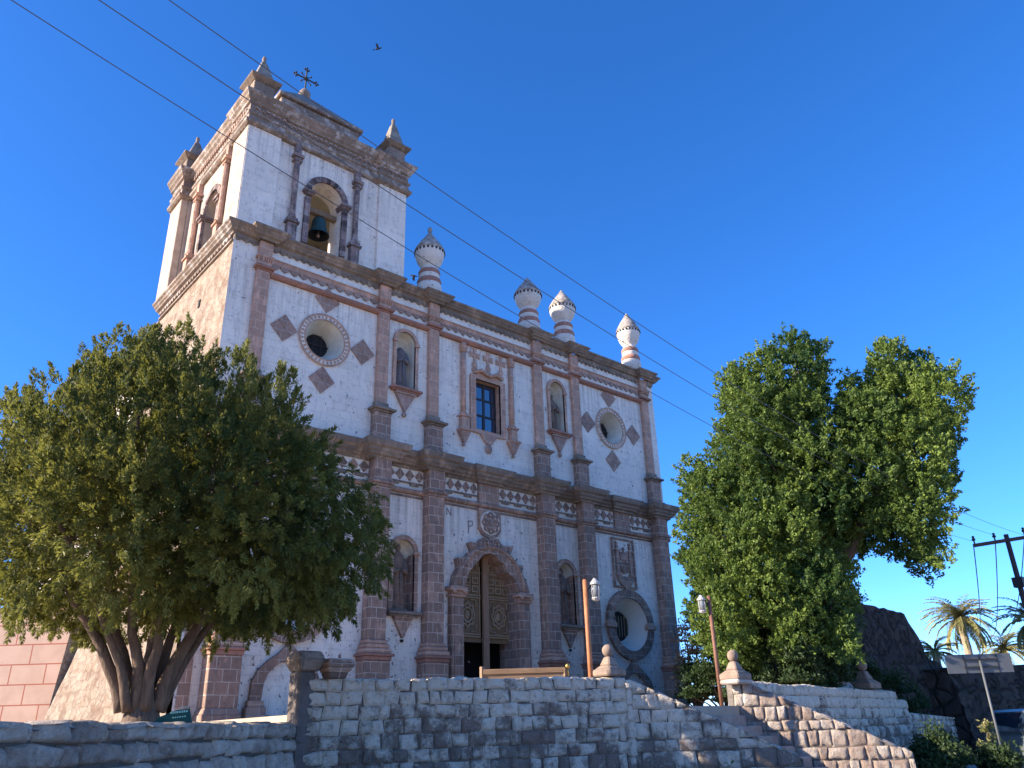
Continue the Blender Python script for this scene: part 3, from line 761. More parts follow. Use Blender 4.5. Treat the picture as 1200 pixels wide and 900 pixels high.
part(m, 'painted_letter', GRAF, label='faint dark letter N on the plaster left of the rosette')
m = MB()
for a, b in (((1.85, 3.95), (1.85, 4.45)), ((1.85, 4.42), (2.02, 4.45)), ((2.02, 4.45), (2.05, 4.32)), ((2.05, 4.30), (1.87, 4.22))): stroke(m, a, b)
part(m, 'painted_letter', GRAF, label='faint dark letter P on the plaster beside the rosette')
m = MB()
for k in range(46):       # scattered chips of exposed stone
    x = random.choice([random.uniform(.75, 1.9), random.uniform(3.6, 4.6), random.uniform(8.4, 11.4), random.uniform(.7, 1.3)]); z = random.choice([random.uniform(3.0, 4.8), random.uniform(7.2, 11.2), random.uniform(-1, 3)])
    m.slab([(x + .05 * random.random() + .04 * math.cos(a), z + .07 * random.random() * math.sin(a)) for a in (0, 1.2, 2.2, 3.3, 4.4, 5.4)], [], FRONT, -.004, -.001)
part(m, 'wall_chips', GRAF)

# main doorway ---------------------------------------------------------------
outer = [(4.50, 2.02), (4.38, 2.37), (4.15, 2.68), (4.25, 2.99), (3.88, 3.01), (3.60, 3.25), (3.62, 3.38), (3.79, 3.67), (3.23, 3.63), (3.02, 3.85), (2.74, 3.80), (2.69, 3.66), (2.62, 3.80),
         (2.33, 3.83), (2.12, 3.56), (1.71, 3.60), (1.85, 3.29), (1.74, 3.22), (1.48, 2.99), (1.16, 2.99), (1.23, 2.65), (1.05, 2.35), (.98, 2.01)]
m = MB(); m.slab([(4.02, 1.95)] + [(4.5, 1.95)] + outer + [(.98, 1.95), (1.44, 1.95)] + door_in[3:17][::-1], [], FRONT, -.30, .02)
do = part(m, 'doorway', PINKLOW, b=.03)
m = MB()
for k in range(1, 12):
    a = math.pi * k / 12; x0, z0 = 2.73 + 1.36 * math.cos(a), 2.05 + 1.28 * math.sin(a); x1, z1 = 2.73 + 1.66 * math.cos(a), 2.05 + 1.62 * math.sin(a)
    m.tube([(x0, -.31, z0), (x1, -.33, z1)], .035, 6)
pts = [(2.73 + 1.50 * math.cos(math.pi * k / 28), -.30, 2.02 + 1.48 * math.sin(math.pi * k / 28)) for k in range(29)]
m.tube(pts, .065, 8); part(m, 'arch_relief', PINKLOW, do, True)
m = MB()
for sx in (-1, 1): m.tube([(2.68 + sx * (.08 + .16 * (1 - t) * math.sin(3.3 * t * 2) + .13), -.33, 3.60 + .17 * math.cos(3.3 * 2 * t) * (1 - t * .6)) for t in [i / 14 for i in range(15)]], .045, 6)
part(m, 'keystone_scroll', PINKLOW, do, True)
for x0, x1 in ((.91, 1.44), (4.02, 4.53)):
    m = MB(); m.box(x0, x1, -.26, 0, TZ + .5, 1.60); m.box(x0 + .10, x1 - .10, -.30, 0, TZ + .55, 1.55); m.box(x0 - .05, x1 + .05, -.32, 0, TZ, TZ + .5)
    part(m, 'jamb', PINKLOW, do, b=.015)
    m = MB(); m.box(x0 - .05, x1 + .05, -.34, 0, 1.60, 1.68); m.box(x0 - .12, x1 + .10, -.40, 0, 1.80, 1.95)
    m.tube([(x0 - .02, -.36, 1.74), (x0 + .08, -.40, 1.82)], .09, 8); m.tube([(x1 + .02, -.36, 1.74), (x1 - .08, -.40, 1.82)], .09, 8); m.box(x0, x1, -.32, 0, 1.68, 1.80)
    part(m, 'jamb_capital', PINK, do, b=.02)
# reveal of the doorway and the closed upper leaves
m = MB(); m.rings([[FRONT(a, b, d) for a, b in door_in] for d in (-.02, .95)], True, False); part(m, 'door_reveal', PINKLOW, do)
dl = [(a, max(b, .36)) for a, b in door_in]
for sgn in (-1, 1):
    x0, x1 = (1.3, 2.66) if sgn < 0 else (2.98, 4.15)
    leaf = MB(); h = [(1.3, .36), (4.15, .36), (4.15, 3.3), (1.3, 3.3)]
    leaf.box(x0, x1, .40, .47, .36, 3.34); L = part(leaf, 'door_leaf', DOORW, do)
    m = MB(); cxp = (1.44 + 2.66) / 2 if sgn < 0 else (2.98 + 4.02) / 2; hwp = .46
    for z in (.36, .44, 1.72, 1.80, 2.62): m.box(x0, x1, .35, .41, z, z + .055)
    m.box(cxp - .62, cxp - .55, .36, .41, .5, 2.9); m.box(cxp + .55, cxp + .60, .36, .41, .5, 2.9)
    for (cz, rr) in ((1.13, .46),):     # eight-pointed panel
        pts = []
        for k in range(16):
            a = 2 * math.pi * k / 16; r = rr if k % 2 == 0 else rr * .80; pts.append((cxp + r * .82 * math.cos(a), cz + r * 1.05 * math.sin(a)))
        inn_ = [(cxp + (a - cxp) * .80, cz + (b - cz) * .80) for a, b in pts]; m.slab(pts, [inn_], FRONT, .33, .40)
        pts2 = [(cxp + .24 * math.cos(a), cz + .30 * math.sin(a)) for a in [2 * math.pi * k / 10 for k in range(10)]]
        m.slab(pts2, [[(cxp + (a - cxp) * .74, cz + (b - cz) * .74) for a, b in pts2]], FRONT, .32, .40); m.sphere((cxp, .37, cz), .12, .05, .17, 10, 6)
    for ax, az in ((-.42, -.55), (.42, -.55), (-.42, .52), (.42, .52)):
        m.tube([(cxp + ax, .38, 1.13 + az * .55), (cxp + ax * .9, .36, 1.13 + az), (cxp + ax * .35, .36, 1.13 + az * 1.05)], .03, 6)
    for zz in (2.05, 2.35):
        for k in (-1, 0, 1):
            m.slab(rect(cxp + k * .36 - .15, cxp + k * .36 + .15, zz - .11, zz + .13), [rect(cxp + k * .36 - .10, cxp + k * .36 + .10, zz - .06, zz + .08)], FRONT, .34, .40)
    for k in (-1, 0, 1): m.slab(arch(cxp + k * .34, 2.70, .13, 2.9, 8), [arch(cxp + k * .34, 2.73, .09, 2.88, 8)], FRONT, .34, .40)
    part(m, 'carved_panels', m_wood('carved_relief_wood', (.40, .28, .17), (.25, .17, .10)) if sgn < 0 else bpy.data.materials['carved_relief_wood'], L)
m = MB(); m.box(2.70, 2.96, .22, .34, TZ, 3.26); part(m, 'door_post', POSTW, do, b=.012)
m = MB(); m.box(1.3, 4.2, .44, .50, .20, .36); part(m, 'door_rail', DOORW, do)
m = MB(); m.box(1.2, 4.3, 2.5, 2.6, TZ, 3.4); m.box(1.2, 4.3, .95, 2.6, 3.35, 3.45); m.box(1.1, 1.2, .95, 2.6, TZ, 3.4); m.box(4.3, 4.4, .95, 2.6, TZ, 3.4); part(m, 'doorway_shade_box', DARK, do)  # near-black box; the dark inside the doorway is put into its colour

# tower ----------------------------------------------------------------------
T0, T1, TF, TB = -8.05, -1.27, 0, 7.1
Z0, Z1 = 13.30, 17.72
ac, aw = -4.76, .66
m = MB(); m.slab(rect(T0 + 1.27, T1 - 1.27, Z0, Z1), [arch(ac, 13.62, aw, 15.92, 16)], FRONT, .10, 1.0)
m.box(T0, T0 + 1.27, TF, 1.3, Z0, Z1); m.box(T1 - 1.27, T1, TF, 1.3, Z0, Z1)
m.box(T1 - .9, T1 - .06, 1.3, 5.8, Z0, Z1); m.box(T1 - 1.27, T1, 5.8, TB, Z0, Z1); m.box(T0 + 1.27, T1 - 1.27, TB - .9, TB - .1, Z0, Z1)
tw = part(m, 'bell_tower_wall', TOWERPL, b=.02)
m = MB(); m.slab(rect(1.3, 5.8, Z0, Z1), [arch(3.05, 13.62, .72, 15.75, 16)], SIDE, .10, .95); m.box(T0 - .012, T0 + 1.27, 5.8, TB, Z0, Z1); m.box(T0 - .012, T0 + .2, .02, 1.3, Z0, Z1 - .003)
part(m, 'bell_tower_flank', m_plain('sunlit_flank_plaster', (.47, .39, .31), .92, .25, 2.2, .9, c2=(.34, .26, .20)), tw)
m = MB(); m.box(T0 + .5, T1 - .5, .6, 6.5, Z1 - .12, Z1 + .1); m.box(T0 + .1, T1 - .1, .1, TB - .1, 13.2, 13.58); m.box(T0 + 1.0, T1 - 1.0, TB - 1.05, TB - .91, 13.5, Z1); m.box(T1 - 1.05, T1 - .905, 1.0, 6.3, 13.5, Z1)
m.rings([[FRONT(a, b, d) for a, b in arch(ac, 13.60, aw + .002, 15.92, 16)] for d in (.12, 1.02)], True, False)
part(m, 'belfry_interior', CREAM, tw)
# projecting corner piers at the back-left
m = MB(); m.box(T0 - .30, T0 - .01, 5.85, TB + .05, Z0 + .06, Z1); part(m, 'corner_pier', bpy.data.materials['sunlit_flank_plaster'], tw, b=.02)
# arch surround of the belfry, both visible sides
def belfry_arch(c, w_, zs, mp, d, zb, mat):
    m = MB(); L = []
    n = 15
    for k in range(n):
        a0, a1 = math.pi * (k + .03) / n, math.pi * (k + .97) / n
        q = [(c + r * math.cos(a), zs + r * math.sin(a)) for r, a in ((w_, a0), (w_ + .22, a0), (w_ + .22, (a0 + a1) / 2), (w_ + .22, a1), (w_, a1), (w_, (a0 + a1) / 2))]
        m.slab(q, [], mp, d - .09 - random.uniform(0, .012), d + .02, random.choice([1.15, 1.0, .7, .45, 1.3]))
    o_ = part(m, 'belfry_arch', MOTT, tw)
    m = MB()
    for sx in (-1, 1):
        x = c + sx * (w_ + .11)
        z = zb
        while z < zs - .3:
            h = random.uniform(.22, .34); z2 = min(z + h, zs - .22); m.slab(rect(x - .11, x + .11, z + .008, z2), [], mp, d - .10, d + .02, random.choice([1.2, 1.0, .6, .5, 1.2])); z = z2
        m.slab(rect(x - .17, x + .17, zs - .21, zs - .13), [], mp, d - .16, d + .3); m.slab(rect(x - .22, x + .22, zs - .13, zs - .02), [], mp, d - .22, d + .3)
    part(m, 'belfry_jamb', MOTT, tw, b=.01)
belfry_arch(ac, aw, 15.92, FRONT, .10, 13.62, MOTT)
belfry_arch(3.05, .72, 15.75, SIDE, .10, 13.62, MOTT)
for mp, xs_, d, mt, in ((FRONT, (-6.10, -3.55), .1, MOTT), (SIDE, (1.72, 4.62), .1, PINK)):
    for x in xs_:
        m = MB(); m.slab(rect(x - .17, x + .17, 13.34, 14.15), [], mp, d - .24, d + .02); m.slab(rect(x - .24, x + .24, 14.15, 14.24), [], mp, d - .30, d + .02, .8)
        m.slab(rect(x - .19, x + .19, 14.24, 14.38), [], mp, d - .24, d + .02)
        c_ = mp(x, 0, d - .12)
        m.lathe(c_[0], c_[1], [(.16, 14.38), (.11, 14.6), (.105, 15.5), (.115, 16.4), (.10, 16.9)], 10)
        m.slab(rect(x - .17, x + .17, 16.9, 16.97), [], mp, d - .24, d + .02); m.slab(rect(x - .20, x + .20, 17.08, 17.2), [], mp, d - .27, d + .02); m.slab(rect(x - .11, x + .11, 16.97, 17.08), [], mp, d - .2, d + .02); m.slab(rect(x - .12, x + .12, 17.2, 17.68), [], mp, d - .18, d + .02)
        part(m, 'belfry_colonnette', mt, tw)
# tower entablature
TP = [(T0 - .30, TB + .05), (T0 - .30, 5.85), (T0 + .08, 5.85), (T0 + .08, 1.32), (T0, 1.32), (T0, TF), (T0 + 1.27, TF), (T0 + 1.27, TF + .10), (T1 - 1.27, TF + .10), (T1 - 1.27, TF), (T1, TF), (T1, TB), (T0 - .3, TB + .05)]
m = MB(); m.sweep(TP, [(-.1, 17.64), (.08, 17.64), (.16, 17.70), (.17, 17.80), (.06, 17.84), (.05, 18.08), (.10, 18.12), (.12, 18.20), (.04, 18.24), (.04, 18.56), (.12, 18.60), (.14, 18.68), (.22, 18.76), (.24, 18.84), (.31, 18.92), (.33, 19.02), (.27, 19.05), (-.1, 19.06)])
part(m, 'tower_cornice', TOWCORN, tw)
m = MB(); m.box(T0 + .02, T1 - .02, .1, TB - .05, 18.9, 19.1); part(m, 'tower_roof', CORN, tw)
m = MB()     # wavy frieze
for k in range(30):
    x = T0 + .1 + k * (T1 - T0 - .2) / 30; y = .0 if (x < T0 + 1.2 or x > T1 - 1.4) else .10
    m.slab([(x, 18.42), (x + .06, 18.52), (x + .12, 18.50), (x + .20, 18.36), (x + .20, 18.30), (x + .12, 18.40), (x + .06, 18.44), (x, 18.34)], [], FRONT, y - .09, y - .03)
for k in range(26):
    y = .2 + k * .2
    m.slab([(y, 18.32), (y + .13, 18.32), (y + .09, 18.5), (y + .04, 18.5)], [], lambda a, b, d: (T0 + d, a, b), -.09, -.02)
part(m, 'tower_frieze', PINKLOW, tw)
def pinnacle(x, y, tall, lab):
    m = MB(); m.box(x - .40, x + .40, y - .40, y + .40, 19.06, 19.82); m.frustum(x, y, 19.82, 19.95, .42, .42, .60, .60); m.box(x - .60, x + .60, y - .60, y + .60, 19.95, 20.03)
    pn = part(m, 'pinnacle', CORN, tw, b=.02, label=lab)
    m = MB(); m.frustum(x, y, 20.03, tall - .35, .40, .40, .11, .11); part(m, 'pinnacle_pyramid', m_plain('grey_lime_render', (.30, .265, .22), .9, .5, 3, .8, c2=(.12, .10, .085)) if 'grey_lime_render' not in bpy.data.materials else bpy.data.materials['grey_lime_render'], pn, b=.02)
    m = MB(); m.lathe(x, y, [(.13, tall - .40), (.10, tall - .30), (.06, tall - .20), (.085, tall - .12), (.07, tall - .02), (.02, tall + .04)], 12); part(m, 'pinnacle_knob', CORN, pn, True)
pinnacle(T0 + .42, .45, 21.45, 'pinnacle on the front left corner of the tower')
pinnacle(T1 - .50, .45, 21.65, 'pinnacle on the front right corner of the tower')
pinnacle(T0 + .10, 6.4, 21.35, 'pinnacle on the back left corner of the tower')
pinnacle(T1 - .50, 6.45, 21.7, 'pinnacle on the back right corner of the tower')
m = MB(); m.box(-6.55, -3.05, 1.05, 4.9, 19.06, 20.62); m.box(-6.68, -2.92, .92, 5.03, 20.62, 20.80)
at_ = part(m, 'tower_attic', TOWCORN, tw, b=.03)
m = MB(); m.frustum(-4.80, 2.95, 20.80, 22.75, 1.80, 2.0, .30, .30); part(m, 'attic_roof', bpy.data.materials['grey_lime_render'], at_, b=.03) if False else part(m, 'attic_roof', bpy.data.materials['grey_lime_render'], tw, b=.03)
m = MB(); m.lathe(-4.80, 2.95, [(.24, 22.72), (.16, 22.84), (.25, 23.0), (.26, 23.15), (.17, 23.32), (.04, 23.38)], 14); part(m, 'cross_pedestal', CORN, tw, True)
X0, Y0, ZC = -4.80, 2.95, 24.02
m = MB(); c0 = Vector((X0, Y0, ZC))
m.tube([(X0, Y0, 23.3), (X0, Y0, ZC + .52)], .035, 8); m.tube([(X0 - .48, Y0, ZC), (X0 + .48, Y0, ZC)], .033, 8)
for a in (rad(45), rad(135), rad(225), rad(315)):
    m.tube([tuple(c0), tuple(c0 + Vector((math.cos(a), 0, math.sin(a))) * .30)], .02, 6); m.sphere(tuple(c0 + Vector((math.cos(a), 0, math.sin(a))) * .32), .045, n=8, m=5)
for p in ((X0 - .48, ZC), (X0 + .48, ZC), (X0, ZC + .52)):
    for q in ((-.09, 0), (.09, 0), (0, .09), (0, -.09)): m.sphere((p[0] + q[0], Y0, p[1] + q[1]), .055, .04, n=8, m=5)
m.sphere(tuple(c0), .10, n=10, m=6); part(m, 'iron_cross', IRON, tw)

# parapet finials ------------------------------------------------------------
URN = m_plaster('urn_limewash', (.72, .66, .58), 1.0)
URNCAP = m_plain('lichened_urn_cap', (.46, .41, .36), .95, .5, 5, .9, c2=(.15, .125, .11))
for cx, tall, knob, wd in ((.17, 1.0, True, .86), (5.62, .94, False, .86), (7.80, .97, False, .86), (12.45, 1.06, False, .82)):
    y, z = .35, 13.34; s_ = tall; P_ = lambda pr: [(r_ * wd, z + h_ * s_) for r_, h_ in pr]
    m = MB(); m.lathe(cx, y, P_([(.60, 0), (.60, .50), (.58, .66), (.50, .74), (.48, .95), (.50, 1.04), (.50, 1.12), (.45, 1.24), (.44, 1.36), (.38, 1.46), (.36, 1.50), (.46, 1.60), (.60, 1.78), (.69, 2.02), (.715, 2.20), (.70, 2.28)]), 28)
    fi = part(m, 'urn_finial', URN, CH, True)
    for za, zb_, r in ((.66, .96, .575), (1.10, 1.38, .52)):
        m = MB(); m.lathe(cx, y, P_([(r * .86, za), (r * .97, za + .04), (r * 1.02, (za + zb_) / 2), (r * .95, zb_ - .05), (r * .80, zb_)]), 28, 1.15)
        part(m, 'red_band', BRICKRED, fi, True)
    m = MB(); m.lathe(cx, y, P_([(.68, 2.25), (.745, 2.28), (.72, 2.36), (.61, 2.54), (.45, 2.76), (.28, 2.96), (.14, 3.14), (.06, 3.26), (.01, 3.30)]), 28)
    if knob: m.lathe(cx, y, P_([(.07, 3.12), (.06, 3.24), (.11, 3.34), (.115, 3.42), (.06, 3.52), (.01, 3.54)]), 12)
    part(m, 'urn_cap', URNCAP, fi, True)
    m = MB()
    for k in range(22):
        a = 2 * math.pi * k / 22; m.sphere((cx + .71 * wd * math.cos(a), y + .71 * wd * math.sin(a), z + 2.20 * s_), .055, .055, .06, 6, 4)
    part(m, 'stud_ring', IRON, fi)

# bell and its beam --------------------------------------------------------------
BL = thing('bell', 'green bronze bell hanging from a wooden beam in the front arch of the tower', 'bell', (-4.76, .55, 14.55))
m = MB(); m.lathe(-4.76, .55, [(.41, 14.50), (.40, 14.56), (.33, 14.68), (.285, 14.9), (.265, 15.1), (.22, 15.22), (.10, 15.28), (.02, 15.29)], 28, cap=False); part(m, 'bell_body', BRONZE, BL, True)
m = MB(); m.lathe(-4.76, .55, [(.385, 14.51), (.30, 14.70), (.25, 15.0), (.05, 15.2)], 28, cap=False); part(m, 'bell_inside', DARK, BL, True)
m = MB(); m.tube([(-4.76, .55, 15.2), (-4.76, .55, 14.52)], .02, 6); m.sphere((-4.76, .55, 14.50), .07, n=8, m=6); part(m, 'clapper', CORN, BL)
m = MB(); m.box(-5.42, -4.10, .44, .66, 15.36, 15.58); part(m, 'beam', DOORW, BL, b=.02)
m = MB()
for dx in (-.08, .08): m.tube([(-4.76 + dx, .55, 15.25), (-4.76 + dx, .55, 15.40)], .02, 6)
part(m, 'hanger', IRON, BL)

# niche statues (each rests in its niche) ------------------------------------------
def statue(cx, zb, h, head, label, mat, lean=0.0):
    t = thing('statue', label, 'statue', (cx, .22, zb))
    m = MB(); n = 30; L = []
    P = [(0, .27, .20), (.04, .28, .21), (.30, .25, .18), (.50, .225, .165), (.62, .24, .17), (.74, .255, .165), (.83, .225, .14), (.875, .12, .11), (.90, .075, .075)]
    for k, (t_, rx, ry) in enumerate(P):
        L.append([])
        for i in range(n):
            a = 2 * math.pi * i / n; fold = 1 + (.075 * math.sin(6 * a + .6) + .04 * math.sin(11 * a + 2 * t_)) * max(0, 1 - t_ * 1.15)
            L[-1].append((cx + lean * t_ + rx * fold * math.cos(a), .22 + ry * fold * math.sin(a), zb + t_ * h))
    m.rings(L)
    for sx in (-1, 1):
        m.tube([(cx + lean * .8 + sx * .20, .20, zb + .79 * h), (cx + lean * .7 + sx * .25, .12, zb + .66 * h), (cx + lean * .6 + sx * .20, .02, zb + .57 * h), (cx + lean * .6 + sx * .04, -.04, zb + .62 * h)], [.085, .09, .08, .045], 8)
    m.box(cx - .03, cx + .03, .0, .06, zb + .1 * h, zb + .6 * h)
    part(m, 'robed_body', mat, t, True)
    if head:
        m = MB(); z = zb + .955 * h; m.sphere((cx + lean, .19, z), .085, .095, .125, 14, 10); m.tube([(cx + lean, .10, z + .01), (cx + lean, .075, z - .02)], [.015, .02], 6); m.tube([(cx + lean, .22, z - .1), (cx + lean, .22, z - .18)], .06, 8)
        part(m, 'head', mat, t, True)
    m = MB(); m.box(cx - .30, cx + .30, .0, .40, zb, zb + .10); part(m, 'pedestal', mat, t, b=.015)
    return t
statue(-1.17, 8.97, 1.95, False, 'headless grey robed statue in the upper niche nearest the tower', STATUE, -.04)
statue(6.66, 8.97, 1.75, True, 'small robed statue with a head in the upper niche right of the central window', STATUE2, -.05)
statue(-1.03, .99, 2.25, True, 'brown robed statue in the lower niche left of the door', STATUE2, -.02)
statue(6.68, .99, 2.2, True, 'brown robed statue in the lower niche right of the door', STATUE2, .0)

# ------------------------------------------------------------------ rough stone walls
def stone_wall(name, label, P0, P1, ztop, zbot, mat,  course=.28, wr=(.24, .46), out=.05, thick=.45, seed=1, parent=None, coping=None, rough=.016, cat='wall', cope_h=.05, nx=7, nz=5, cr=.28, gap=(.001, .008), mort=None, exr=(2.2, 7)):
    R = random.Random(seed); P0, P1 = Vector(P0), Vector(P1); d = P1 - P0; L = d.length; d.normalize(); nn = Vector((d.y, -d.x))
    zt = ztop if callable(ztop) else (lambda s_: ztop)
    W = lambda s_, z, o: (P0.x + d.x * s_ + nn.x * o, P0.y + d.y * s_ + nn.y * o, z)
    root = parent or thing(name, label, cat, (P0.x, P0.y, zbot))
    m = MB(); ns = 24
    for k in range(ns):
        s0, s1 = L * k / ns, L * (k + 1) / ns; a, b = zt(s0) - .03, zt(s1) - .03
        vs = [W(s0, zbot, -.024), W(s1, zbot, -.024), W(s1, b, -.024), W(s0, a, -.024), W(s0, zbot, -thick), W(s1, zbot, -thick), W(s1, b, -thick), W(s0, a, -thick)]
        m.add(vs, [(0, 1, 2, 3), (5, 4, 7, 6), (3, 2, 6, 7)] + ([(4, 0, 3, 7)] if k == 0 else []) + ([(1, 5, 6, 2)] if k == ns - 1 else []))
    part(m, 'wall_core', mort or MORTAR, root)
    m = MB(); zmax = max(zt(L * k / 20) for k in range(21)); z = zmax
    while z > zbot + .05:
        h = course * R.uniform(1 - cr, 1 + cr); z0 = z - h; s_ = R.uniform(-.3, 0)
        while s_ < L:
            wd = R.uniform(*wr); a, b = max(s_, 0), min(s_ + wd, L); s_ += wd
            if b - a < .06: continue
            if zt((a + b) / 2) < z0 + .05: continue
            g = R.uniform(*gap); ex = R.uniform(*exr); o_ = out * R.uniform(.4, 1.3); br = (R.random(), R.random(), R.random())
            jz = [R.uniform(-.022, .022) for _ in range(4)]; js = [R.uniform(-.03, .03) for _ in range(4)]
            ph = R.uniform(0, 9); vs = []
            for j in range(nz + 1):
                for i in range(nx + 1):
                    u, v = i / nx, j / nz
                    uu = (math.copysign(abs(2 * u - 1) ** .6, 2 * u - 1) + 1) / 2; vv = (math.copysign(abs(2 * v - 1) ** .6, 2 * v - 1) + 1) / 2
                    ss = a + g + (b - a - 2 * g) * uu; zz = z0 + g + (h - 2 * g) * vv
                    ss += (js[0] * (1 - uu) * (1 - vv) + js[1] * uu * (1 - vv) + js[2] * uu * vv + js[3] * (1 - uu) * vv)
                    zz += (jz[0] * (1 - uu) * (1 - vv) + jz[1] * uu * (1 - vv) + jz[2] * uu * vv + jz[3] * (1 - uu) * vv)
                    pr = (1 - abs(2 * uu - 1) ** ex) * (1 - abs(2 * vv - 1) ** ex); pr = pr ** .45 if pr > 0 else 0
                    oo = -.022 + (o_ + .022) * pr + (rough * math.sin(ph + 7 * uu + 5 * vv) + R.uniform(-rough, rough) * .8) * pr
                    ss = min(max(ss, 0), L); zz = min(zz, zt(ss)); vs.append(W(ss, zz, oo))
            q = nx + 1
            m.add(vs, [(j * q + i, j * q + i + 1, (j + 1) * q + i + 1, (j + 1) * q + i) for j in range(nz) for i in range(nx)], br)
        z = z0
    part(m, 'stonework', mat, root, True)
    # irregular stones along the top
    m = MB(); s_ = 0
    while s_ < L:
        wd = R.uniform(wr[0], wr[1]) * 1.1; a, b = s_, min(s_ + wd, L); s_ = b
        if b - a < .08: continue
        br = ((R.random(), R.random(), R.random()) if coping is None else R.uniform(.75, 1.1)); vs = []; nx2, ny2 = 4, 5; hh = cope_h * R.uniform(.3, 1.0) if coping is None else cope_h
        for j in range(ny2 + 1):
            for i in range(nx2 + 1):
                u, v = i / nx2, j / ny2; oo = out * .9 - (thick + out) * v
                bmp = ((1 - abs(2 * u - 1) ** 4) * (1 - abs(2 * v - 1) ** 6)); ss = a + .006 + (b - a - .012) * u
                vs.append(W(ss, zt(ss) - .045 + (hh * .5 + .045) * (bmp ** .5) + R.uniform(-.006, .006), oo))
        m.add(vs, [(j * (nx2 + 1) + i, j * (nx2 + 1) + i + 1, (j + 1) * (nx2 + 1) + i + 1, (j + 1) * (nx2 + 1) + i) for j in range(ny2) for i in range(nx2)], br)
    part(m, 'coping_stones', coping or mat, root, True)
    return root
def finial(x, y, z, parent, mat, s_=1.0, lab=None):
    m = MB(); m.box(x - .30 * s_, x + .30 * s_, y - .30 * s_, y + .30 * s_, z, z + .16 * s_); m.frustum(x, y, z + .16 * s_, z + .24 * s_, .28 * s_, .28 * s_, .18 * s_, .18 * s_)
    m.frustum(x, y, z + .24 * s_, z + .46 * s_, .18 * s_, .18 * s_, .09 * s_, .09 * s_)
    o_ = part(m, 'finial', mat, parent, b=.025, label=lab)
    m = MB(); m.sphere((x, y, z + .60 * s_), .145 * s_, .145 * s_, .15 * s_, 16, 10); part(m, 'finial_ball', mat, o_, True)
FINST = m_plain('warm_finial_stone', (.33, .24, .18), .95, .45, 5, .9, c2=(.20, .15, .12))

tw_ = stone_wall('terrace_wall', 'whitewashed rubble retaining wall of the church terrace, weathered dark at its foot', (-9.62, -10.27), (-3.91, -12.33), lambda s_: -1.90 + .012 * math.sin(3 * s_), BZ, WASH, .25, (.18, .40), .022, .5, 3, mort=JOINT, gap=(.001, .006), exr=(5, 12))
finial(-4.08, -12.05, -1.87, tw_, FINST, .78, 'squat ball finial on the corner of the terrace wall')
m = MB(); m.box(-9.64, -9.34, -10.36, -10.0, BZ, -1.78); part(m, 'end_pier', m_plain('dark_pier_stone', (.16, .13, .115), .95, .4, 5, .8), tw_, b=.03)
m = MB(); m.frustum(-9.46, -10.18, -1.78, -1.60, .17, .2, .26, .26); m.frustum(-9.46, -10.18, -1.60, -1.46, .26, .26, .20, .2); part(m, 'pier_cap', CORN, tw_, b=.025)
zl = lambda s_: -1.93 - (1.43 / 3.03) * s_
zr = lambda s_: -1.93 - (1.46 / 3.10) * s_
f1 = stone_wall('stair_flank_wall', 'sloping whitewashed rubble wall on the left side of the stone steps', (-3.90, -12.35), (-1.70, -14.42), lambda s_: max(zl(s_), -3.6), BZ, WASH, .26, (.20, .42), .024, .42, 5, coping=COPING, mort=JOINT, gap=(.001, .006), exr=(5, 12))
f2 = stone_wall('stair_flank_wall', 'sunlit sloping rubble wall with reddish stones on the right side of the steps', (-.01, -11.90), (1.80, -14.79), lambda s_: max(zr(s_ - .32), -3.6) if s_ > .34 else -1.92, BZ, WARM, .28, (.20, .40), .028, .42, 8, coping=COPING, mort=JOINT, gap=(.001, .008), exr=(4, 10))
m = MB(); m.box(-.30, .26, -12.30, -11.80, -1.96, -1.86); part(m, 'newel_cap', COPING, f2, b=.03)
finial(-.03, -12.05, -1.87, f2, FINST, .85, 'ball finial on the pier above the right stair wall')
rw = stone_wall('right_terrace_wall'.replace('right_', 'long_'), 'shaded whitewashed rubble wall running right from the steps below the big green tree', (.30, -12.10), (12.77, -9.77), lambda s_: -1.90 + .02 * math.sin(2 * s_) if s_ < 11.6 else -2.15, BZ, WASH, .27, (.22, .42), .04, .5, 11)
finial(9.35, -10.2, -1.87, rw, FINST, 1.15, 'weathered ball finial standing alone on the long wall')
stone_wall('boundary_wall', 'low stepped-down rubble wall past the end of the long terrace wall', (12.80, -9.75), (18.6, -8.75), lambda s_: -2.55 - .03 * s_, BZ, WASH, .26, (.22, .42), .04, .5, 12)
stone_wall('boundary_wall', 'low wall of large pale round-edged stones in the bottom left foreground', (-18.5, -19.5), (-9.60, -10.28), lambda s_: -2.66 + .013 * math.sin(5 * s_) + .0065 * s_, BZ, LOWST, .27, (.24, .50), .06, .5, 21, rough=.02, gap=(.006, .016), mort=DARKM, nx=9, nz=7)

m = MB(); R = random.Random(6); z = BZ
while z < -1.98:
    h = R.uniform(.2, .32); z2 = min(z + h, -1.95); e = R.uniform(-.015, .02)
    m.box(-3.985 - e, -3.86 + e, -12.40 - e, -12.22, z + .004, z2, (R.random(), R.random(), R.random())); z = z2
part(m, 'corner_stones', WASH, tw_, b=.03)
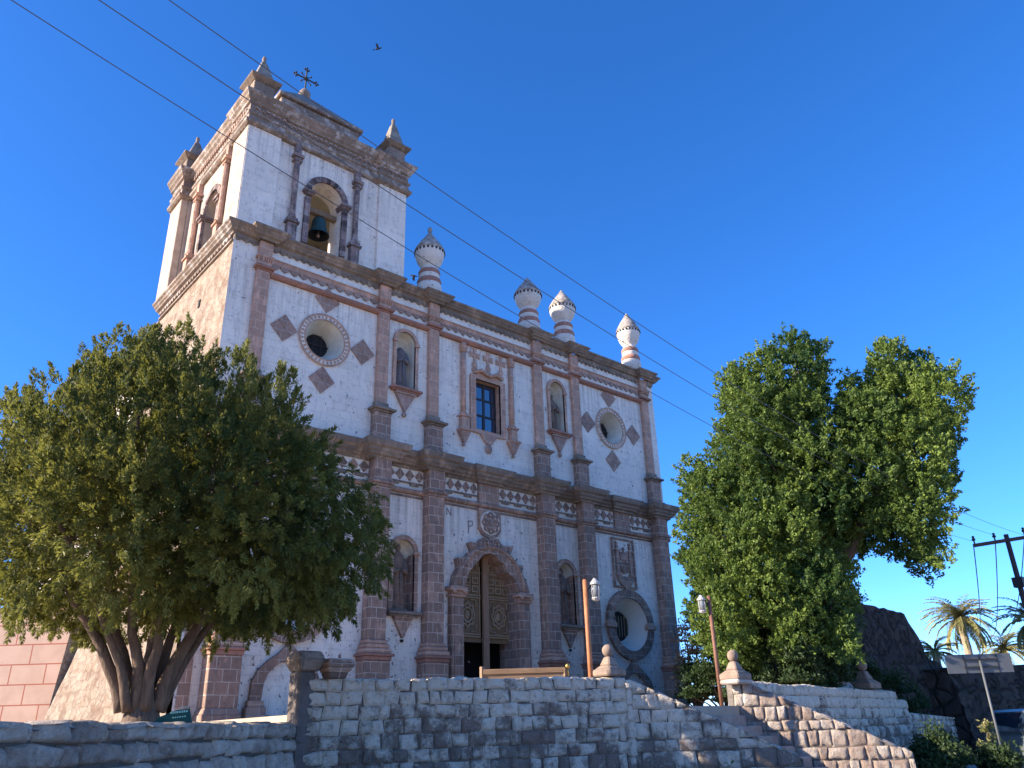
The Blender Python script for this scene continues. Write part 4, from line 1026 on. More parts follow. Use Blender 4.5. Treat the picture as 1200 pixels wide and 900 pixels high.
# steps
ST = thing('stone_staircase', 'worn stone steps climbing between the two sloping rubble walls', 'steps', (-1, -13.5, BZ))
a0, a1 = Vector((-3.75, -12.28)), Vector((.10, -12.10)); b0, b1 = Vector((-1.5, -14.45)), Vector((1.75, -14.80))
NS = 9; STEP = m_plain('worn_step_stone', (.30, .21, .165), .9, .35, 3, .7, c2=(.42, .33, .27))
ext = .87
for k in range(-1, NS):
    t0, t1 = k / NS * ext, (k + 1) / NS * ext; z = TZ - .205 * (k + 1) - .20 if k >= 0 else TZ - .19
    q = [a0.lerp(b0, t0), a1.lerp(b1, t0), a1.lerp(b1, t1), a0.lerp(b0, t1)]
    m = MB(); m.add([(p.x, p.y, z) for p in q] + [(p.x, p.y, BZ) for p in q], [(0, 1, 2, 3), (4, 7, 6, 5), (0, 4, 5, 1), (1, 5, 6, 2), (2, 6, 7, 3), (3, 7, 4, 0)])
    part(m, 'step', STEP, ST, b=.025)
m = MB(); m.add([(-3.7, -12.05, TZ + .004), (.1, -12.0, TZ + .004), (.1, -11.5, TZ + .004), (-3.7, -11.6, TZ + .004)], [(0, 1, 2, 3)]); part(m, 'landing', STEP, ST)

# loose rock on the wall, bench, lamps
m = MB()
for k, (z0, z1, a0_, a1_, cc) in enumerate(((-1.90, -1.80, .15, .19, .6), (-1.80, -1.73, .19, .24, 1.3), (-1.73, -1.64, .24, .26, .8), (-1.64, -1.58, .25, .20, 1.1))): m.frustum(-9.03 + .01 * k, -10.42, z0, z1, a0_, a0_ * .8, a1_, a1_ * .8, cc)
o = bev(m.build('loose_rock', PINKLOW), .02)
tag(o, 'banded reddish rock sitting on the left end of the terrace wall', 'rock')
BN = thing('wooden_bench', 'long brown wooden bench back rising above the terrace wall in front of the church door', 'bench', (-3.8, -9.2, TZ))
v0, v1 = Vector((-4.47, -8.65, 0)), Vector((-3.12, -9.84, 0))
def bar(mb, a, b, z0, z1, th=.05):
    d = (b - a).normalized(); p = Vector((-d.y, d.x, 0)) * th / 2
    mb.add([tuple(Vector((q.x, q.y, z)) + s_ * p) for q in (a, b) for z in (z0, z1) for s_ in (-1, 1)], [(0, 1, 3, 2), (4, 6, 7, 5), (0, 4, 5, 1), (2, 3, 7, 6), (0, 2, 6, 4), (1, 5, 7, 3)])
m = MB(); bar(m, v0, v1, -1.63, -1.52, .10); part(m, 'top_rail', PALEW, BN, b=.01)
m = MB(); bar(m, v0, v1, -1.95, -1.63, .04); part(m, 'back_board', PALEW, BN)
off = Vector((.3, .34, 0))
m = MB(); 
for k in range(3): bar(m, v0 + off * (.25 + k * .33), v1 + off * (.25 + k * .33), -2.0, -1.96, .13)
part(m, 'seat', PALEW, BN)
for q in (v0, v1, v0 + off, v1 + off):
    m = MB(); tp = -1.46 if q in (v0,) else (-1.53 if q == v1 else -1.75); m.box(q.x - .04, q.x + .04, q.y - .04, q.y + .04, TZ, tp); part(m, 'leg', PALEW, BN)
m = MB(); m.sphere((v1.x + .05, v1.y - .05, -1.50), .055, n=8, m=6); m.tube([(v1.x + .05, v1.y - .05, -1.7), (v1.x + .05, v1.y - .05, -1.52)], .02, 6)
part(m, 'end_knob', m_plain('brass', (.55, .36, .10), .35, .2, 5, 0, .5, .8), BN, True)

def lamp(x, y, top, mat, label, side):
    L = thing('street_lamp', label, 'street lamp', (x, y, TZ), 'lamp posts on the terrace')
    m = MB(); m.tube([(x, y, TZ), (x, y, top)], .052, 12); m.sphere((x, y, top), .052, .052, .03, 10, 4); part(m, 'post', mat, L, True)
    hx, hy = x + side * .17, y - side * .13
    m = MB(); m.tube([(x, y, top - .28), (x + (hx - x) * .6, y + (hy - y) * .6, top - .10), (hx, hy, top + .06), (hx, hy, top - .02)], .018, 6); part(m, 'bracket', IRON, L)
    m = MB(); m.lathe(hx, hy, [(.03, top + .04), (.06, top), (.115, top - .06), (.12, top - .09), (.10, top - .10)], 12); lh = part(m, 'lamp_head', WHITEP, L)
    m = MB(); m.lathe(hx, hy, [(.085, top - .10), (.10, top - .2), (.085, top - .36)], 12); part(m, 'lamp_glass', LENS, lh, True)
    m = MB(); m.lathe(hx, hy, [(.09, top - .36), (.10, top - .38), (.07, top - .42), (.02, top - .44)], 12)
    for k in range(4):
        a = k * math.pi / 2; m.tube([(hx + .09 * math.cos(a), hy + .09 * math.sin(a), top - .09), (hx + .11 * math.cos(a), hy + .11 * math.sin(a), top - .2), (hx + .09 * math.cos(a), hy + .09 * math.sin(a), top - .37)], .009, 5)
    part(m, 'lantern_cage', WHITEP, lh)
lamp(-3.41, -10.90, .16, RUST, 'sunlit orange lamp post with white lantern behind the terrace wall', 1)
lamp(2.30, -9.92, .40, RUST_SHADE, 'lamp post painted brown for shade with white lantern at the top of the steps', -1)

# signs ---------------------------------------------------------------------
GS = thing('notice_board', 'small dark green sign with pale lettering leaning on the low wall by the tree trunk', 'sign', (-12.45, -12.95, -2.62))
gp = [Vector((-12.72, -13.02, -2.60)), Vector((-12.28, -13.04, -2.62)), Vector((-12.32, -13.0, -2.44)), Vector((-12.45, -13.0, -2.45)), Vector((-12.66, -13.0, -2.53))]
pv = Vector((.02, .03, 0)); m = MB(); m.add([tuple(p) for p in gp] + [tuple(p + pv) for p in gp], [(0, 1, 2, 3, 4), (9, 8, 7, 6, 5)] + [(i, (i + 1) % 5, 5 + (i + 1) % 5, 5 + i) for i in range(5)])
part(m, 'sign_board', GREENS, GS)
m = MB(); R = random.Random(4)
for ln, (s0, s1, zo) in enumerate(((.26, .38, .135), (.17, .37, .085), (.20, .36, .035))):
    s_ = s0
    while s_ < s1:
        w_ = R.uniform(.010, .022); x = -12.72 + s_; zz = -2.60 + zo + s_ * .10; h = .026 if ln == 1 else .016
        m.add([(x, -13.052, zz), (x + w_, -13.053, zz + w_ * .2), (x + w_, -13.053, zz + h), (x, -13.052, zz + h * R.uniform(.7, 1))], [(0, 1, 2, 3)]); s_ += w_ + .009
part(m, 'sign_lettering', m_plain('pale_green_lettering', (.32, .55, .42), .6, .2, 5, 0), GS)

SG = thing('road_sign', 'wide bare grey sign panel seen from behind on a single metal pole', 'sign', (9.5, -13.5, BZ))
m = MB()
s0, s1 = Vector((8.83, -12.96)), Vector((10.22, -14.18)); dd = (s1 - s0).normalized(); pp = Vector((-dd.y, dd.x))
def sbox(mb, a, b, z0, z1, o0, o1):
    mb.add([(q.x + pp.x * o, q.y + pp.y * o, z) for q in (a, b) for z in (z0, z1) for o in (o0, o1)], [(0, 1, 3, 2), (4, 6, 7, 5), (0, 4, 5, 1), (2, 3, 7, 6), (0, 2, 6, 4), (1, 5, 7, 3)])
sbox(m, s0, s1, -1.62, -1.12, 0, .02); part(m, 'sign_panel', SIGNB, SG)
m = MB()
for t_ in (.28, .52, .78): q = s0.lerp(s1, t_); sbox(m, q - dd * .012, q + dd * .012, -1.62, -1.12, .02 * 0 - .012, .035)
for z in (-1.48, -1.28): sbox(m, s0.lerp(s1, .25), s0.lerp(s1, .75), z, z + .035, -.045, -.012)
part(m, 'brace', IRON, SG)
q = s0.lerp(s1, .5); m = MB(); m.tube([(q.x - pp.x * .06, q.y - pp.y * .06, BZ), (q.x - pp.x * .06, q.y - pp.y * .06, -1.3)], .035, 8); part(m, 'pole', WHITEP if False else SIGNB, SG, True)

IP = thing('information_panel', 'small tilted white panel standing behind the long wall under the tree', 'sign', (7.6, -10.3, TZ))
m = MB(); m.add([(7.35, -10.50, -1.88), (7.85, -10.6, -1.86), (8.0, -10.3, -1.50), (7.5, -10.2, -1.52), (7.36, -10.46, -1.91), (7.86, -10.56, -1.89), (8.01, -10.26, -1.53), (7.51, -10.16, -1.55)], [(0, 1, 2, 3), (7, 6, 5, 4), (0, 4, 5, 1), (1, 5, 6, 2), (2, 6, 7, 3), (3, 7, 4, 0)])
part(m, 'panel', WHITEP, IP)
m = MB(); m.tube([(7.68, -10.38, TZ), (7.68, -10.38, -1.72)], .04, 8); part(m, 'post', IRON, IP)

# ------------------------------------------------------------------ foliage helpers
def leaf_mesh(name, P, A, B, C, mat, parent, shape='quad'):
    """P centres, A half length vectors, B half width vectors, C 0..1 tint"""
    n = len(P); off = np.array(origin_of(parent)); P = P - off
    V = np.empty((n, 4, 3)); V[:, 0] = P - A; V[:, 1] = P + B; V[:, 2] = P + A; V[:, 3] = P - B
    me = bpy.data.meshes.new(name); me.vertices.add(n * 4); me.vertices.foreach_set('co', V.astype(np.float32).ravel())
    me.loops.add(n * 4); me.loops.foreach_set('vertex_index', np.arange(n * 4, dtype=np.int32))
    me.polygons.add(n); me.polygons.foreach_set('loop_start', np.arange(0, n * 4, 4, dtype=np.int32)); me.polygons.foreach_set('loop_total', np.full(n, 4, dtype=np.int32))
    me.update(calc_edges=True); me.materials.append(mat)
    ca = me.color_attributes.new('Col', 'FLOAT_COLOR', 'POINT'); cc = np.ones((n, 4, 4), dtype=np.float32); cc[:, :, :3] = np.clip(C, 0, 1)[:, None, None]
    ca.data.foreach_set('color', cc.ravel())
    o = bpy.data.objects.new(name, me); COL.objects.link(o); o.parent = parent
    return o
def unit(v): return v / (np.linalg.norm(v, axis=-1, keepdims=True) + 1e-9)
def perp(v, r):
    w_ = r.normal(size=v.shape); return unit(np.cross(v, w_))
def in_poly(poly, x, y):
    poly = np.array(poly); c = np.zeros(x.shape, bool); j = len(poly) - 1
    for i in range(len(poly)):
        xi, yi = poly[i]; xj, yj = poly[j]
        c ^= ((yi > y) != (yj > y)) & (x < (xj - xi) * (y - yi) / (yj - yi + 1e-12) + xi); j = i
    return c
def poly_dist(poly, x, y):
    poly = np.array(poly); d = np.full(x.shape, 1e9)
    for i in range(len(poly)):
        a = poly[i]; b = poly[(i + 1) % len(poly)]; ab = b - a; t = np.clip(((x - a[0]) * ab[0] + (y - a[1]) * ab[1]) / (ab @ ab + 1e-9), 0, 1)
        d = np.minimum(d, np.hypot(x - a[0] - ab[0] * t, y - a[1] - ab[1] * t))
    return d
def crown_points(poly, n, D, soft, r, shell=.75):
    """points inside a crown whose outline is poly in a vertical plane and whose depth is rounded"""
    P = np.array(poly); lo, hi = P.min(0), P.max(0); out = []
    while sum(len(o) for o in out) < n:
        x = r.uniform(lo[0], hi[0], 4 * n); z = r.uniform(lo[1], hi[1], 4 * n); k = in_poly(poly, x, z); x, z = x[k], z[k]
        d = poly_dist(poly, x, z); dep = D * np.sqrt(1 - (1 - np.minimum(d / soft, 1)) ** 2)
        u = r.uniform(-1, 1, len(x)); sh = r.random(len(x)) < shell
        t = np.where(sh, np.sign(u) * (.78 + .22 * np.abs(u)), u) * dep
        w_ = r.random(len(x)) < (.35 + .65 * dep / D); out.append(np.stack([x, t, z], 1)[w_])
    return np.concatenate(out)[:n]
def lobes(poly, D, soft, r, rmax, rmin, spacing, tries=900, shrink=.2):
    """rounded lobes packed through the crown volume, each one as large as the outline allows"""
    c = crown_points(poly, tries, D, soft, r, .75); d = poly_dist(poly, c[:, 0], c[:, 2]); rr = np.clip(np.minimum(d + .05, r.uniform(rmin, rmax, len(c))) , 0, rmax); keep = []
    for i in np.argsort(-rr):
        if rr[i] < rmin * .8: continue
        if all(np.linalg.norm((c[i] - c[j]) * np.array([1, .8, .85])) > spacing * (rr[i] + rr[j]) for j in keep): keep.append(i)
    return c[keep], np.maximum(rr[keep] - shrink, .12)
def plane_frame(base):
    n = np.array([base[0] + 16.01, base[1] + 23.14]); n /= np.linalg.norm(n); return np.array([n[1], -n[0], 0]), np.array([n[0], n[1], 0])
def limb(mb, pts, r0, r1, seg=9, wob=.05, n=9, R=random):
    pts = [Vector(p) for p in pts]; out = []
    for k in range(seg + 1):
        t = k / seg * (len(pts) - 1); i = min(int(t), len(pts) - 2); f = t - i
        p0 = pts[max(i - 1, 0)]; p1 = pts[i]; p2 = pts[i + 1]; p3 = pts[min(i + 2, len(pts) - 1)]
        q = .5 * ((2 * p1) + (p2 - p0) * f + (2 * p0 - 5 * p1 + 4 * p2 - p3) * f * f + (3 * p1 - p0 - 3 * p2 + p3) * f ** 3)
        out.append(q + Vector((R.uniform(-wob, wob), R.uniform(-wob, wob), 0)) * (0 if k == 0 else 1))
    mb.tube(out, [r0 + (r1 - r0) * (k / seg) ** .8 for k in range(seg + 1)], n)

# ------------------------------------------------------------------ left tree (juniper)
LB = np.array([-12.30, -11.25, -2.70]); LS, LD = plane_frame(LB)
polyL = [(-2.70, 0.44), (-2.74, 1.4), (-2.29, 1.66), (-2.1, 1.84), (-1.68, 1.80), (-1.47, 2.34), (-0.98, 2.81), (-0.54, 3.07), (-0.11, 3.0), (0.48, 2.95), (1.0, 2.67), (1.44, 2.19), (1.74, 1.68), (2.24, 1.17), (2.52, 0.92), (3.01, 0.62), (3.24, -0.1), (3.1, -0.76), (2.82, -1.04), (2.4, -1.33), (1.93, -1.46), (1.68, -1.35), (1.41, -1.5), (1.25, -1.64), (0.96, -1.36), (0.61, -1.30), (0.02, -1.28), (-0.52, -1.4), (-0.84, -1.38), (-1.22, -1.44), (-1.47, -1.36), (-1.9, -1.27), (-2.46, -0.75)]
polyL = [(a * .96 - .02, b * (.80 if b > 0 else 1.0)) for a, b in polyL]
JT = thing('juniper_tree', 'large dense juniper tree with many bare stems, standing behind the low wall at the left', 'tree', tuple(LB))
r = np.random.default_rng(11)
cl, cr_ = lobes(polyL, 2.3, 1.6, r, .80, .30, .50, 1500, .18)
cx_ = crown_points(polyL, 90, 1.6, 1.2, r, .2); cl = np.concatenate([cl, cx_]); cr_ = np.concatenate([cr_, r.uniform(.18, .34, len(cx_))])
print('juniper lobes', len(cl))
def sprigs(cl, cr_, per, r, frame, base, stretch=1.3, stray=.15):
    """tufts on the shells of clumps; returns local (side, depth, height) points, outward directions and clump tint"""
    wq = cr_ ** 1.9; k = np.maximum(3, (per * wq / wq.mean()).astype(int)); idx = np.repeat(np.arange(len(cl)), k)
    d = unit(r.normal(size=(len(idx), 3))); d[:, 2] += .15; d = unit(d)
    rr = cr_[idx] * np.where(r.random(len(idx)) < .75, r.uniform(.85, 1.08, len(idx)), r.uniform(.4, .9, len(idx))) * (1 + stray * r.normal(size=len(idx)))
    return cl[idx] + d * rr[:, None] * np.array([1, 1, stretch]), d, idx
c, dl_, ci_ = sprigs(cl, cr_, 8200 // len(cl), r, None, LB, 1.2, .08)
ctint = r.normal(.42, .27, len(cl))[ci_]
tw3 = lambda a: a[:, :1] * LS + a[:, 1:2] * LD + np.array([0, 0, 1]) * a[:, 2:3]
PW = LB * np.array([1, 1, 0]) + tw3(c); cdir = tw3(dl_)
cen = LB * np.array([1, 1, 0]) + np.array([0, 0, .6])
outw = unit(unit(PW - cen) * .6 + cdir * .6)
tt = np.clip((c[:, 2] + 1.5) / 4.5, 0, 1)[:, None]; right = np.clip((c[:, :1] - .3) / 2.2, 0, 1)
droop = np.clip(.95 - 2.1 * tt + .9 * right, 0, 1)
axis = unit(outw * .55 + np.array([0, 0, 1]) * (1 - 1.9 * droop) + r.normal(0, .25, PW.shape))
N = 80; Ls = r.uniform(.12, .32, len(PW)); Rs = r.uniform(.035, .085, len(PW)); tint = np.clip(ctint + r.normal(0, .14, len(PW)) + .14 * (c[:, 0] < 0), 0, 1)  # left half of crown tinted paler, painting in its sunward side
a = r.random((len(PW), N)) ** .8; pr1 = perp(axis, r)[:, None, :]; pr2 = np.cross(axis, pr1[:, 0])[:, None, :]
th = r.uniform(0, 2 * math.pi, (len(PW), N)); rr = Rs[:, None] * np.sqrt(r.random((len(PW), N))) * (1.15 - a) * 1.4
radv = pr1 * np.cos(th)[..., None] + pr2 * np.sin(th)[..., None]
LP = PW[:, None] + axis[:, None] * (a * Ls[:, None])[..., None] + radv * rr[..., None]
ld = unit(axis[:, None] * 1.0 + radv * .75 + r.normal(0, .25, LP.shape)); ld = ld.reshape(-1, 3); LP = LP.reshape(-1, 3)
ll = r.uniform(.020, .046, len(LP))[:, None]; lw = r.uniform(.0055, .011, len(LP))[:, None]
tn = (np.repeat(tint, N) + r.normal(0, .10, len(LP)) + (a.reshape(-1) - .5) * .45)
leaf_mesh('crown', LP, ld * ll, perp(ld, r) * lw, tn, LEAF1, JT)
m = MB(); R = random.Random(5); B0 = Vector((LB[0], LB[1], TZ)); sv, dv_ = Vector(LS), Vector(LD)
for s1, d1, s2, d2, r0, zz in ((-.95, -.1, -1.9, -.4, .10, .2), (-.55, .3, -1.1, .7, .11, 1.2), (-.30, -.25, -.6, -.9, .10, 1.4), (.02, .1, -.1, .2, .13, 2.0), (.10, -.35, .5, -1.0, .10, 1.0), (.30, .25, .7, .8, .10, 1.7), (.62, -.05, 1.5, -.2, .125, .9), (.80, .3, 1.8, .6, .09, -.3), (-.7, -.4, -1.5, -1.3, .07, .1)):
    b = B0 + sv * (s1 * .26) + dv_ * (d1 * .35)
    limb(m, [b, B0 + sv * s1 * .50 + dv_ * d1 * .6 + Vector((0, 0, .55)), B0 + sv * s1 + dv_ * d1 + Vector((0, 0, 1.25)), B0 + sv * (s1 + s2) / 2 + dv_ * (d1 + d2) / 2 + Vector((0, 0, 1.25 + (zz + 1.2) * .5)), B0 + sv * s2 + dv_ * d2 + Vector((0, 0, 2.4 + zz))], r0, .02, 12, .02, 10, R)
for k in range(60):
    s1, z1 = R.uniform(-2.0, 2.1), R.uniform(-.9, 1.5); p = B0 + sv * s1 * .45 + dv_ * R.uniform(-.6, .6) + Vector((0, 0, 2.4 + z1 * .7)); q = B0 + sv * s1 + dv_ * R.uniform(-1.7, 1.7) + Vector((0, 0, 2.4 + z1 + .2))
    limb(m, [p, (p + q) / 2 + Vector((0, 0, .1)), q], .03, .008, 5, .04, 5, R)
m.tube([tuple(B0 + Vector((0, 0, -.5))), tuple(B0 + Vector((0, 0, -.2))), tuple(B0 + Vector((0, 0, .12)))], [.34, .26, .18], 14)
part(m, 'trunk', BARK1, JT, True)

# ------------------------------------------------------------------ big ficus on the right
def clump_leaves(cent, rad_, nper, r, lsz=(.05, .085), flat=.62):
    n = len(cent); d = unit(r.normal(size=(n, nper, 3))); d[..., 2] = np.abs(d[..., 2]) * .55 + d[..., 2] * .45; d = unit(d)
    rr = rad_[:, None] * (r.random((n, nper)) ** .28) * (1 + .22 * np.sin(5 * d[..., 0] + 4 * d[..., 1] + np.arange(n)[:, None]))
    sc = np.stack([np.ones((n, nper)), np.ones((n, nper)), np.full((n, nper), 1.45)], -1)
    P = cent[:, None] + d * rr[..., None] * sc; P = P.reshape(-1, 3); d = d.reshape(-1, 3)
    A = unit(d * .6 + r.normal(0, .6, d.shape) + np.array([0, 0, .25])); Bv = perp(A, r)
    l = r.uniform(*lsz, len(P))[:, None]
    return P, A * l, Bv * l * .48
FB = np.array([7.9, -9.3, TZ]); FS, FD = plane_frame(FB)
pA = [(-3.45, 4.05), (-3.53, 5.09), (-2.73, 5.61), (-2.16, 5.53), (-1.89, 6.92), (-1.57, 7.84), (-1.65, 8.35), (-0.9, 8.99), (0.08, 9.05), (0.31, 9.58), (1.02, 9.45), (1.66, 9.83), (2.33, 9.6), (2.5, 8.75), (2.30, 7.82), (2.10, 7.23), (2.06, 5.71), (2.23, 4.51), (2.28, 3.37), (1.9, 2.04), (1.95, 0.98), (1.83, -0.28), (1.36, -1.48), (-2.65, -1.54), (-3.5, -0.45), (-3.6, 1.18), (-3.6, 2.6)]
pB = [(1.85, 7.2), (2.5, 8.35), (3.02, 8.03), (3.32, 8.62), (3.83, 9.50), (4.32, 9.14), (4.58, 8.45), (5.33, 8.31), (5.87, 7.84), (6.22, 6.42), (6.06, 5.71), (5.54, 4.93), (5.4, 4.11), (4.94, 3.34), (4.69, 2.04), (4.64, 1.27), (4.31, 0.54), (3.88, 0.7), (3.6, 1.36), (3.0, 1.94), (1.2, 2.32), (1.1, 3.43), (1.1, 5.15)]
pA = [(a, b * .965) for a, b in pA]; pB = [(a, b * .965) for a, b in pB]
FT = thing('fig_tree', 'tall bright green broadleaf tree with two crowns of rounded clumps, right of the church', 'tree', tuple(FB))
r = np.random.default_rng(21); CC = []; RR = []
for poly, D, soft in ((pA, 3.0, 2.2), (pB, 2.1, 1.6)):
    c, q = lobes(poly, D, soft, r, 1.10, .40, .60, 2200, .30); CC.append(c); RR.append(q)
rad_ = np.concatenate(RR); print('ficus lobes', len(rad_))
c = np.concatenate(CC); cent = FB * np.array([1, 1, 0]) + c[:, :1] * FS + c[:, 1:2] * FD + np.array([0, 0, 1]) * c[:, 2:3]
sp, sdir, si = sprigs(c, rad_, 15500 // len(c), r, None, FB, 1.15, .10)
PW = FB * np.array([1, 1, 0]) + sp[:, :1] * FS + sp[:, 1:2] * FD + np.array([0, 0, 1]) * sp[:, 2:3]
od = sdir[:, :1] * FS + sdir[:, 1:2] * FD + np.array([0, 0, 1]) * sdir[:, 2:3]
axis = unit(od * .8 + np.array([0, 0, .75]) + r.normal(0, .3, PW.shape)); N = 34; Ls = r.uniform(.15, .42, len(PW))
a = r.random((len(PW), N)); rv_ = unit(r.normal(size=(len(PW), N, 3))) * (.16 * (1.1 - a) ** .6 * np.sqrt(r.random((len(PW), N))))[..., None]
LP = (PW[:, None] + axis[:, None] * (a * Ls[:, None])[..., None] + rv_).reshape(-1, 3)
A = unit((np.repeat(axis[:, None], N, 1) * .6 + r.normal(0, .6, (len(PW), N, 3))).reshape(-1, 3)); l = r.uniform(.035, .07, len(LP))[:, None]
tn = np.repeat(np.clip(r.normal(.46, .28, len(cent)), 0, 1)[si] + r.normal(0, .1, len(si)), N) + r.normal(0, .12, len(LP)) + (a.reshape(-1) - .5) * .35
leaf_mesh('crown', LP, A * l, perp(A, r) * l * .48, tn, LEAF2, FT)
m = MB(); R = random.Random(9); B0 = Vector(FB); sv, dv_ = Vector(FS), Vector(FD)
fp = lambda s_, d, z: B0 + sv * s_ + dv_ * d + Vector((0, 0, z + 2.4))
limb(m, [fp(.2, 0, -2.5), fp(.3, .1, -.6), fp(.6, .2, 1.4), fp(.7, 0, 3.4), fp(.9, 0, 6.2), fp(1.2, 0, 8.6)], .42, .05, 14, .05, 12, R)
limb(m, [fp(.5, .1, .6), fp(1.7, 0, 2.2), fp(2.9, -.3, 4.0), fp(3.6, -.2, 5.6), fp(4.0, 0, 7.8)], .28, .05, 12, .05, 10, R)
limb(m, [fp(2.9, -.3, 4.0), fp(4.0, .2, 4.9), fp(5.0, .3, 6.3)], .13, .03, 8, .05, 8, R); limb(m, [fp(3.0, -.3, 4.1), fp(4.1, -.3, 3.2), fp(4.4, -.2, 1.6)], .10, .03, 8, .05, 8, R)
limb(m, [fp(.3, .1, -.3), fp(-1.2, -.3, 1.4), fp(-2.4, -.4, 3.4), fp(-2.6, 0, 5)], .24, .04, 10, .05, 10, R); limb(m, [fp(.6, .2, 1.6), fp(-.4, .9, 4), fp(-1, 1, 7.4)], .2, .03, 10, .05, 9, R)
for k in range(0, len(cent), 4):
    q = Vector(cent[k]); s_ = c[k]; h = max(-.2, s_[2] - 2.2); p = fp(.7 if s_[0] < 2.2 else 3.3, 0, h if s_[0] < 2.2 else max(3.2, h))
    limb(m, [p, (p + q) / 2 + Vector((0, 0, .15)), q], .05, .012, 5, .05, 5, R)
part(m, 'trunk', BARK2, FT, True)

# ------------------------------------------------------------------ bushes and ground plants
def bush(name, label, cat, base, rx, ry, rz, nc, mat, seed, group=None, lsz=(.035, .07), nper=300, rc=(.16, .38), z0=.3):
    b = np.array(base, float); t = thing(name, label, cat, tuple(b), group); r = np.random.default_rng(seed)
    d = unit(r.normal(size=(nc, 3))) * (r.random((nc, 1)) ** .35); d[:, 2] = np.abs(d[:, 2])
    cent = b + d * np.array([rx, ry, rz]) + np.array([0, 0, z0]); P, A, Bv = clump_leaves(cent, r.uniform(*rc, nc), nper, r, lsz)
    k = P[:, 2] > b[2] + .02; tn = (np.repeat(r.random(nc), nper) * .6 + r.random(len(P)) * .4)[k]
    leaf_mesh('foliage', P[k], A[k], Bv[k], tn, mat, t)
    m = MB(); R = random.Random(seed)
    for q in range(0, nc, max(1, nc // 14)): limb(m, [Vector(b) + Vector((R.uniform(-.1, .1), R.uniform(-.1, .1), 0)), (Vector(b) + Vector(cent[q])) / 2, Vector(cent[q])], .04, .01, 5, .04, 5, R)
    part(m, 'stem', BARK2, t, True); return t
bush('shrub', 'dark leafy shrub filling the shade beside the church corner behind the darker lamp post', 'bush', (6.0, -7.3, TZ), 1.3, 1.2, 1.8, 60, LEAF3, 31)
bush('shrub', 'wide dark shrub behind the long wall, under the left half of the big tree', 'bush', (6.8, -9.6, TZ), 2.0, 1.1, 1.2, 60, LEAF3, 32)
bush('shrub', 'dark shrub behind the lone ball finial on the long wall', 'bush', (10.6, -9.0, TZ), 1.5, .9, 1.5, 60, LEAF3, 33)
bush('dry_shrub', 'pale dry twiggy bush lit by the sun beside the church corner', 'bush', (6.2, -6.2, TZ), .7, .6, 2.9, 26, LEAFDRY, 34, nper=130, rc=(.2, .35))
bush('dry_shrub', 'patch of dry brown twigs under the big tree above the long wall', 'bush', (8.9, -9.3, TZ), .9, .4, 1.2, 22, LEAFDRY, 35, nper=140, rc=(.2, .4))
bush('shrub', 'young green shrub growing on the street against the left stair wall', 'bush', (-3.35, -14.25, BZ), .38, .30, .75, 26, LEAF2, 36, nper=110, rc=(.08, .17), lsz=(.03, .055), z0=.1)
bush('shrub', 'bushy low plant at the foot of the terrace wall beside its corner', 'bush', (-5.5, -12.7, BZ), .7, .25, .45, 22, LEAF2, 37, nper=90, rc=(.08, .17), lsz=(.02, .05), z0=.05)
bush('shrub', 'dark bush growing by the street below the bare grey sign', 'bush', (7.2, -12.9, BZ), .9, .6, .85, 44, LEAF3, 38, nper=220)
bush('shrub', 'dark bush between the sign pole and the parked car', 'bush', (8.7, -13.75, BZ), .5, .4, .42, 26, LEAF3, 39, nper=220)
bush('flowering_shrub', 'yellowing leafy plant climbing round the pole of the grey sign', 'plant', (9.5, -13.3, BZ), .25, .25, 1.25, 18, PALM, 40, nper=90, rc=(.08, .16))
bush('shrub', 'sparse feathery bush on top of the dark ruined wall', 'bush', (16.6, -6.4, 1.3), 1.2, .5, .75, 26, LEAF3, 41, nper=60, rc=(.15, .3))
bush('shrub', 'dark creeper mounded against the foot of the tall ruined wall', 'bush', (15.2, -8.4, BZ), 2.2, 1.0, 2.7, 90, LEAF3, 43, nper=260)
bush('dry_shrub', 'tangle of dry brown stems hanging on the ruined wall beside the big tree', 'bush', (13.6, -7.6, TZ), 1.0, .6, 2.4, 30, LEAFDRY, 44, nper=120, rc=(.2, .4))
bush('shrub', 'tall dark shrub at the foot of the big tree behind the long wall', 'bush', (6.6, -10.3, TZ), 1.5, .3, 2.2, 90, LEAF3, 45, nper=260, rc=(.2, .42))  # shrub whose dark leaf colour also stands for deep shade below the crown
GR = np.random.default_rng(51); n = 9000; gx = GR.uniform(0, 1, n); t_ = gx * 7.0
P = np.stack([-9.2 + gx * 5.6 + GR.normal(0, .05, n), -10.55 - gx * 2.05 - np.abs(GR.normal(0, .14, n)), np.full(n, BZ + .05)], 1); A = unit(GR.normal(0, .35, (n, 3)) + np.array([0, 0, 1])) * GR.uniform(.04, .13, (n, 1))
root = thing('weeds', 'weeds', 'grass', (0, 0, 0)); del root['category']; root['kind'] = 'stuff'; root['label'] = 'weeds growing along the foot of the terrace wall'
n2 = 7000; qx = GR.uniform(0, 1, n2); P2 = np.stack([-12.2 + qx * 2.8 + GR.normal(0, .25, n2), -12.2 + qx * 2.6 + np.abs(GR.normal(.5, .5, n2)), np.full(n2, -2.78)], 1); P2[:, 2] += np.clip((P2[:, 1] + 12.6 - (P2[:, 0] + 12.2) * .93) * .05, 0, .2)
A2 = unit(GR.normal(0, .4, (n2, 3)) + np.array([0, 0, 1])) * GR.uniform(.03, .11, (n2, 1)); r2 = bpy.data.objects.new('dry_grass', None); COL.objects.link(r2); r2['kind'] = 'stuff'; r2['label'] = 'dry grass tufts on the ground behind the low wall'
leaf_mesh('grass_tufts', P2, A2, perp(A2, GR) * .007, GR.random(n2), PALM, r2)
g = leaf_mesh('grass_blades', P, A, perp(A, GR) * .008, GR.random(n), LEAF2, root)

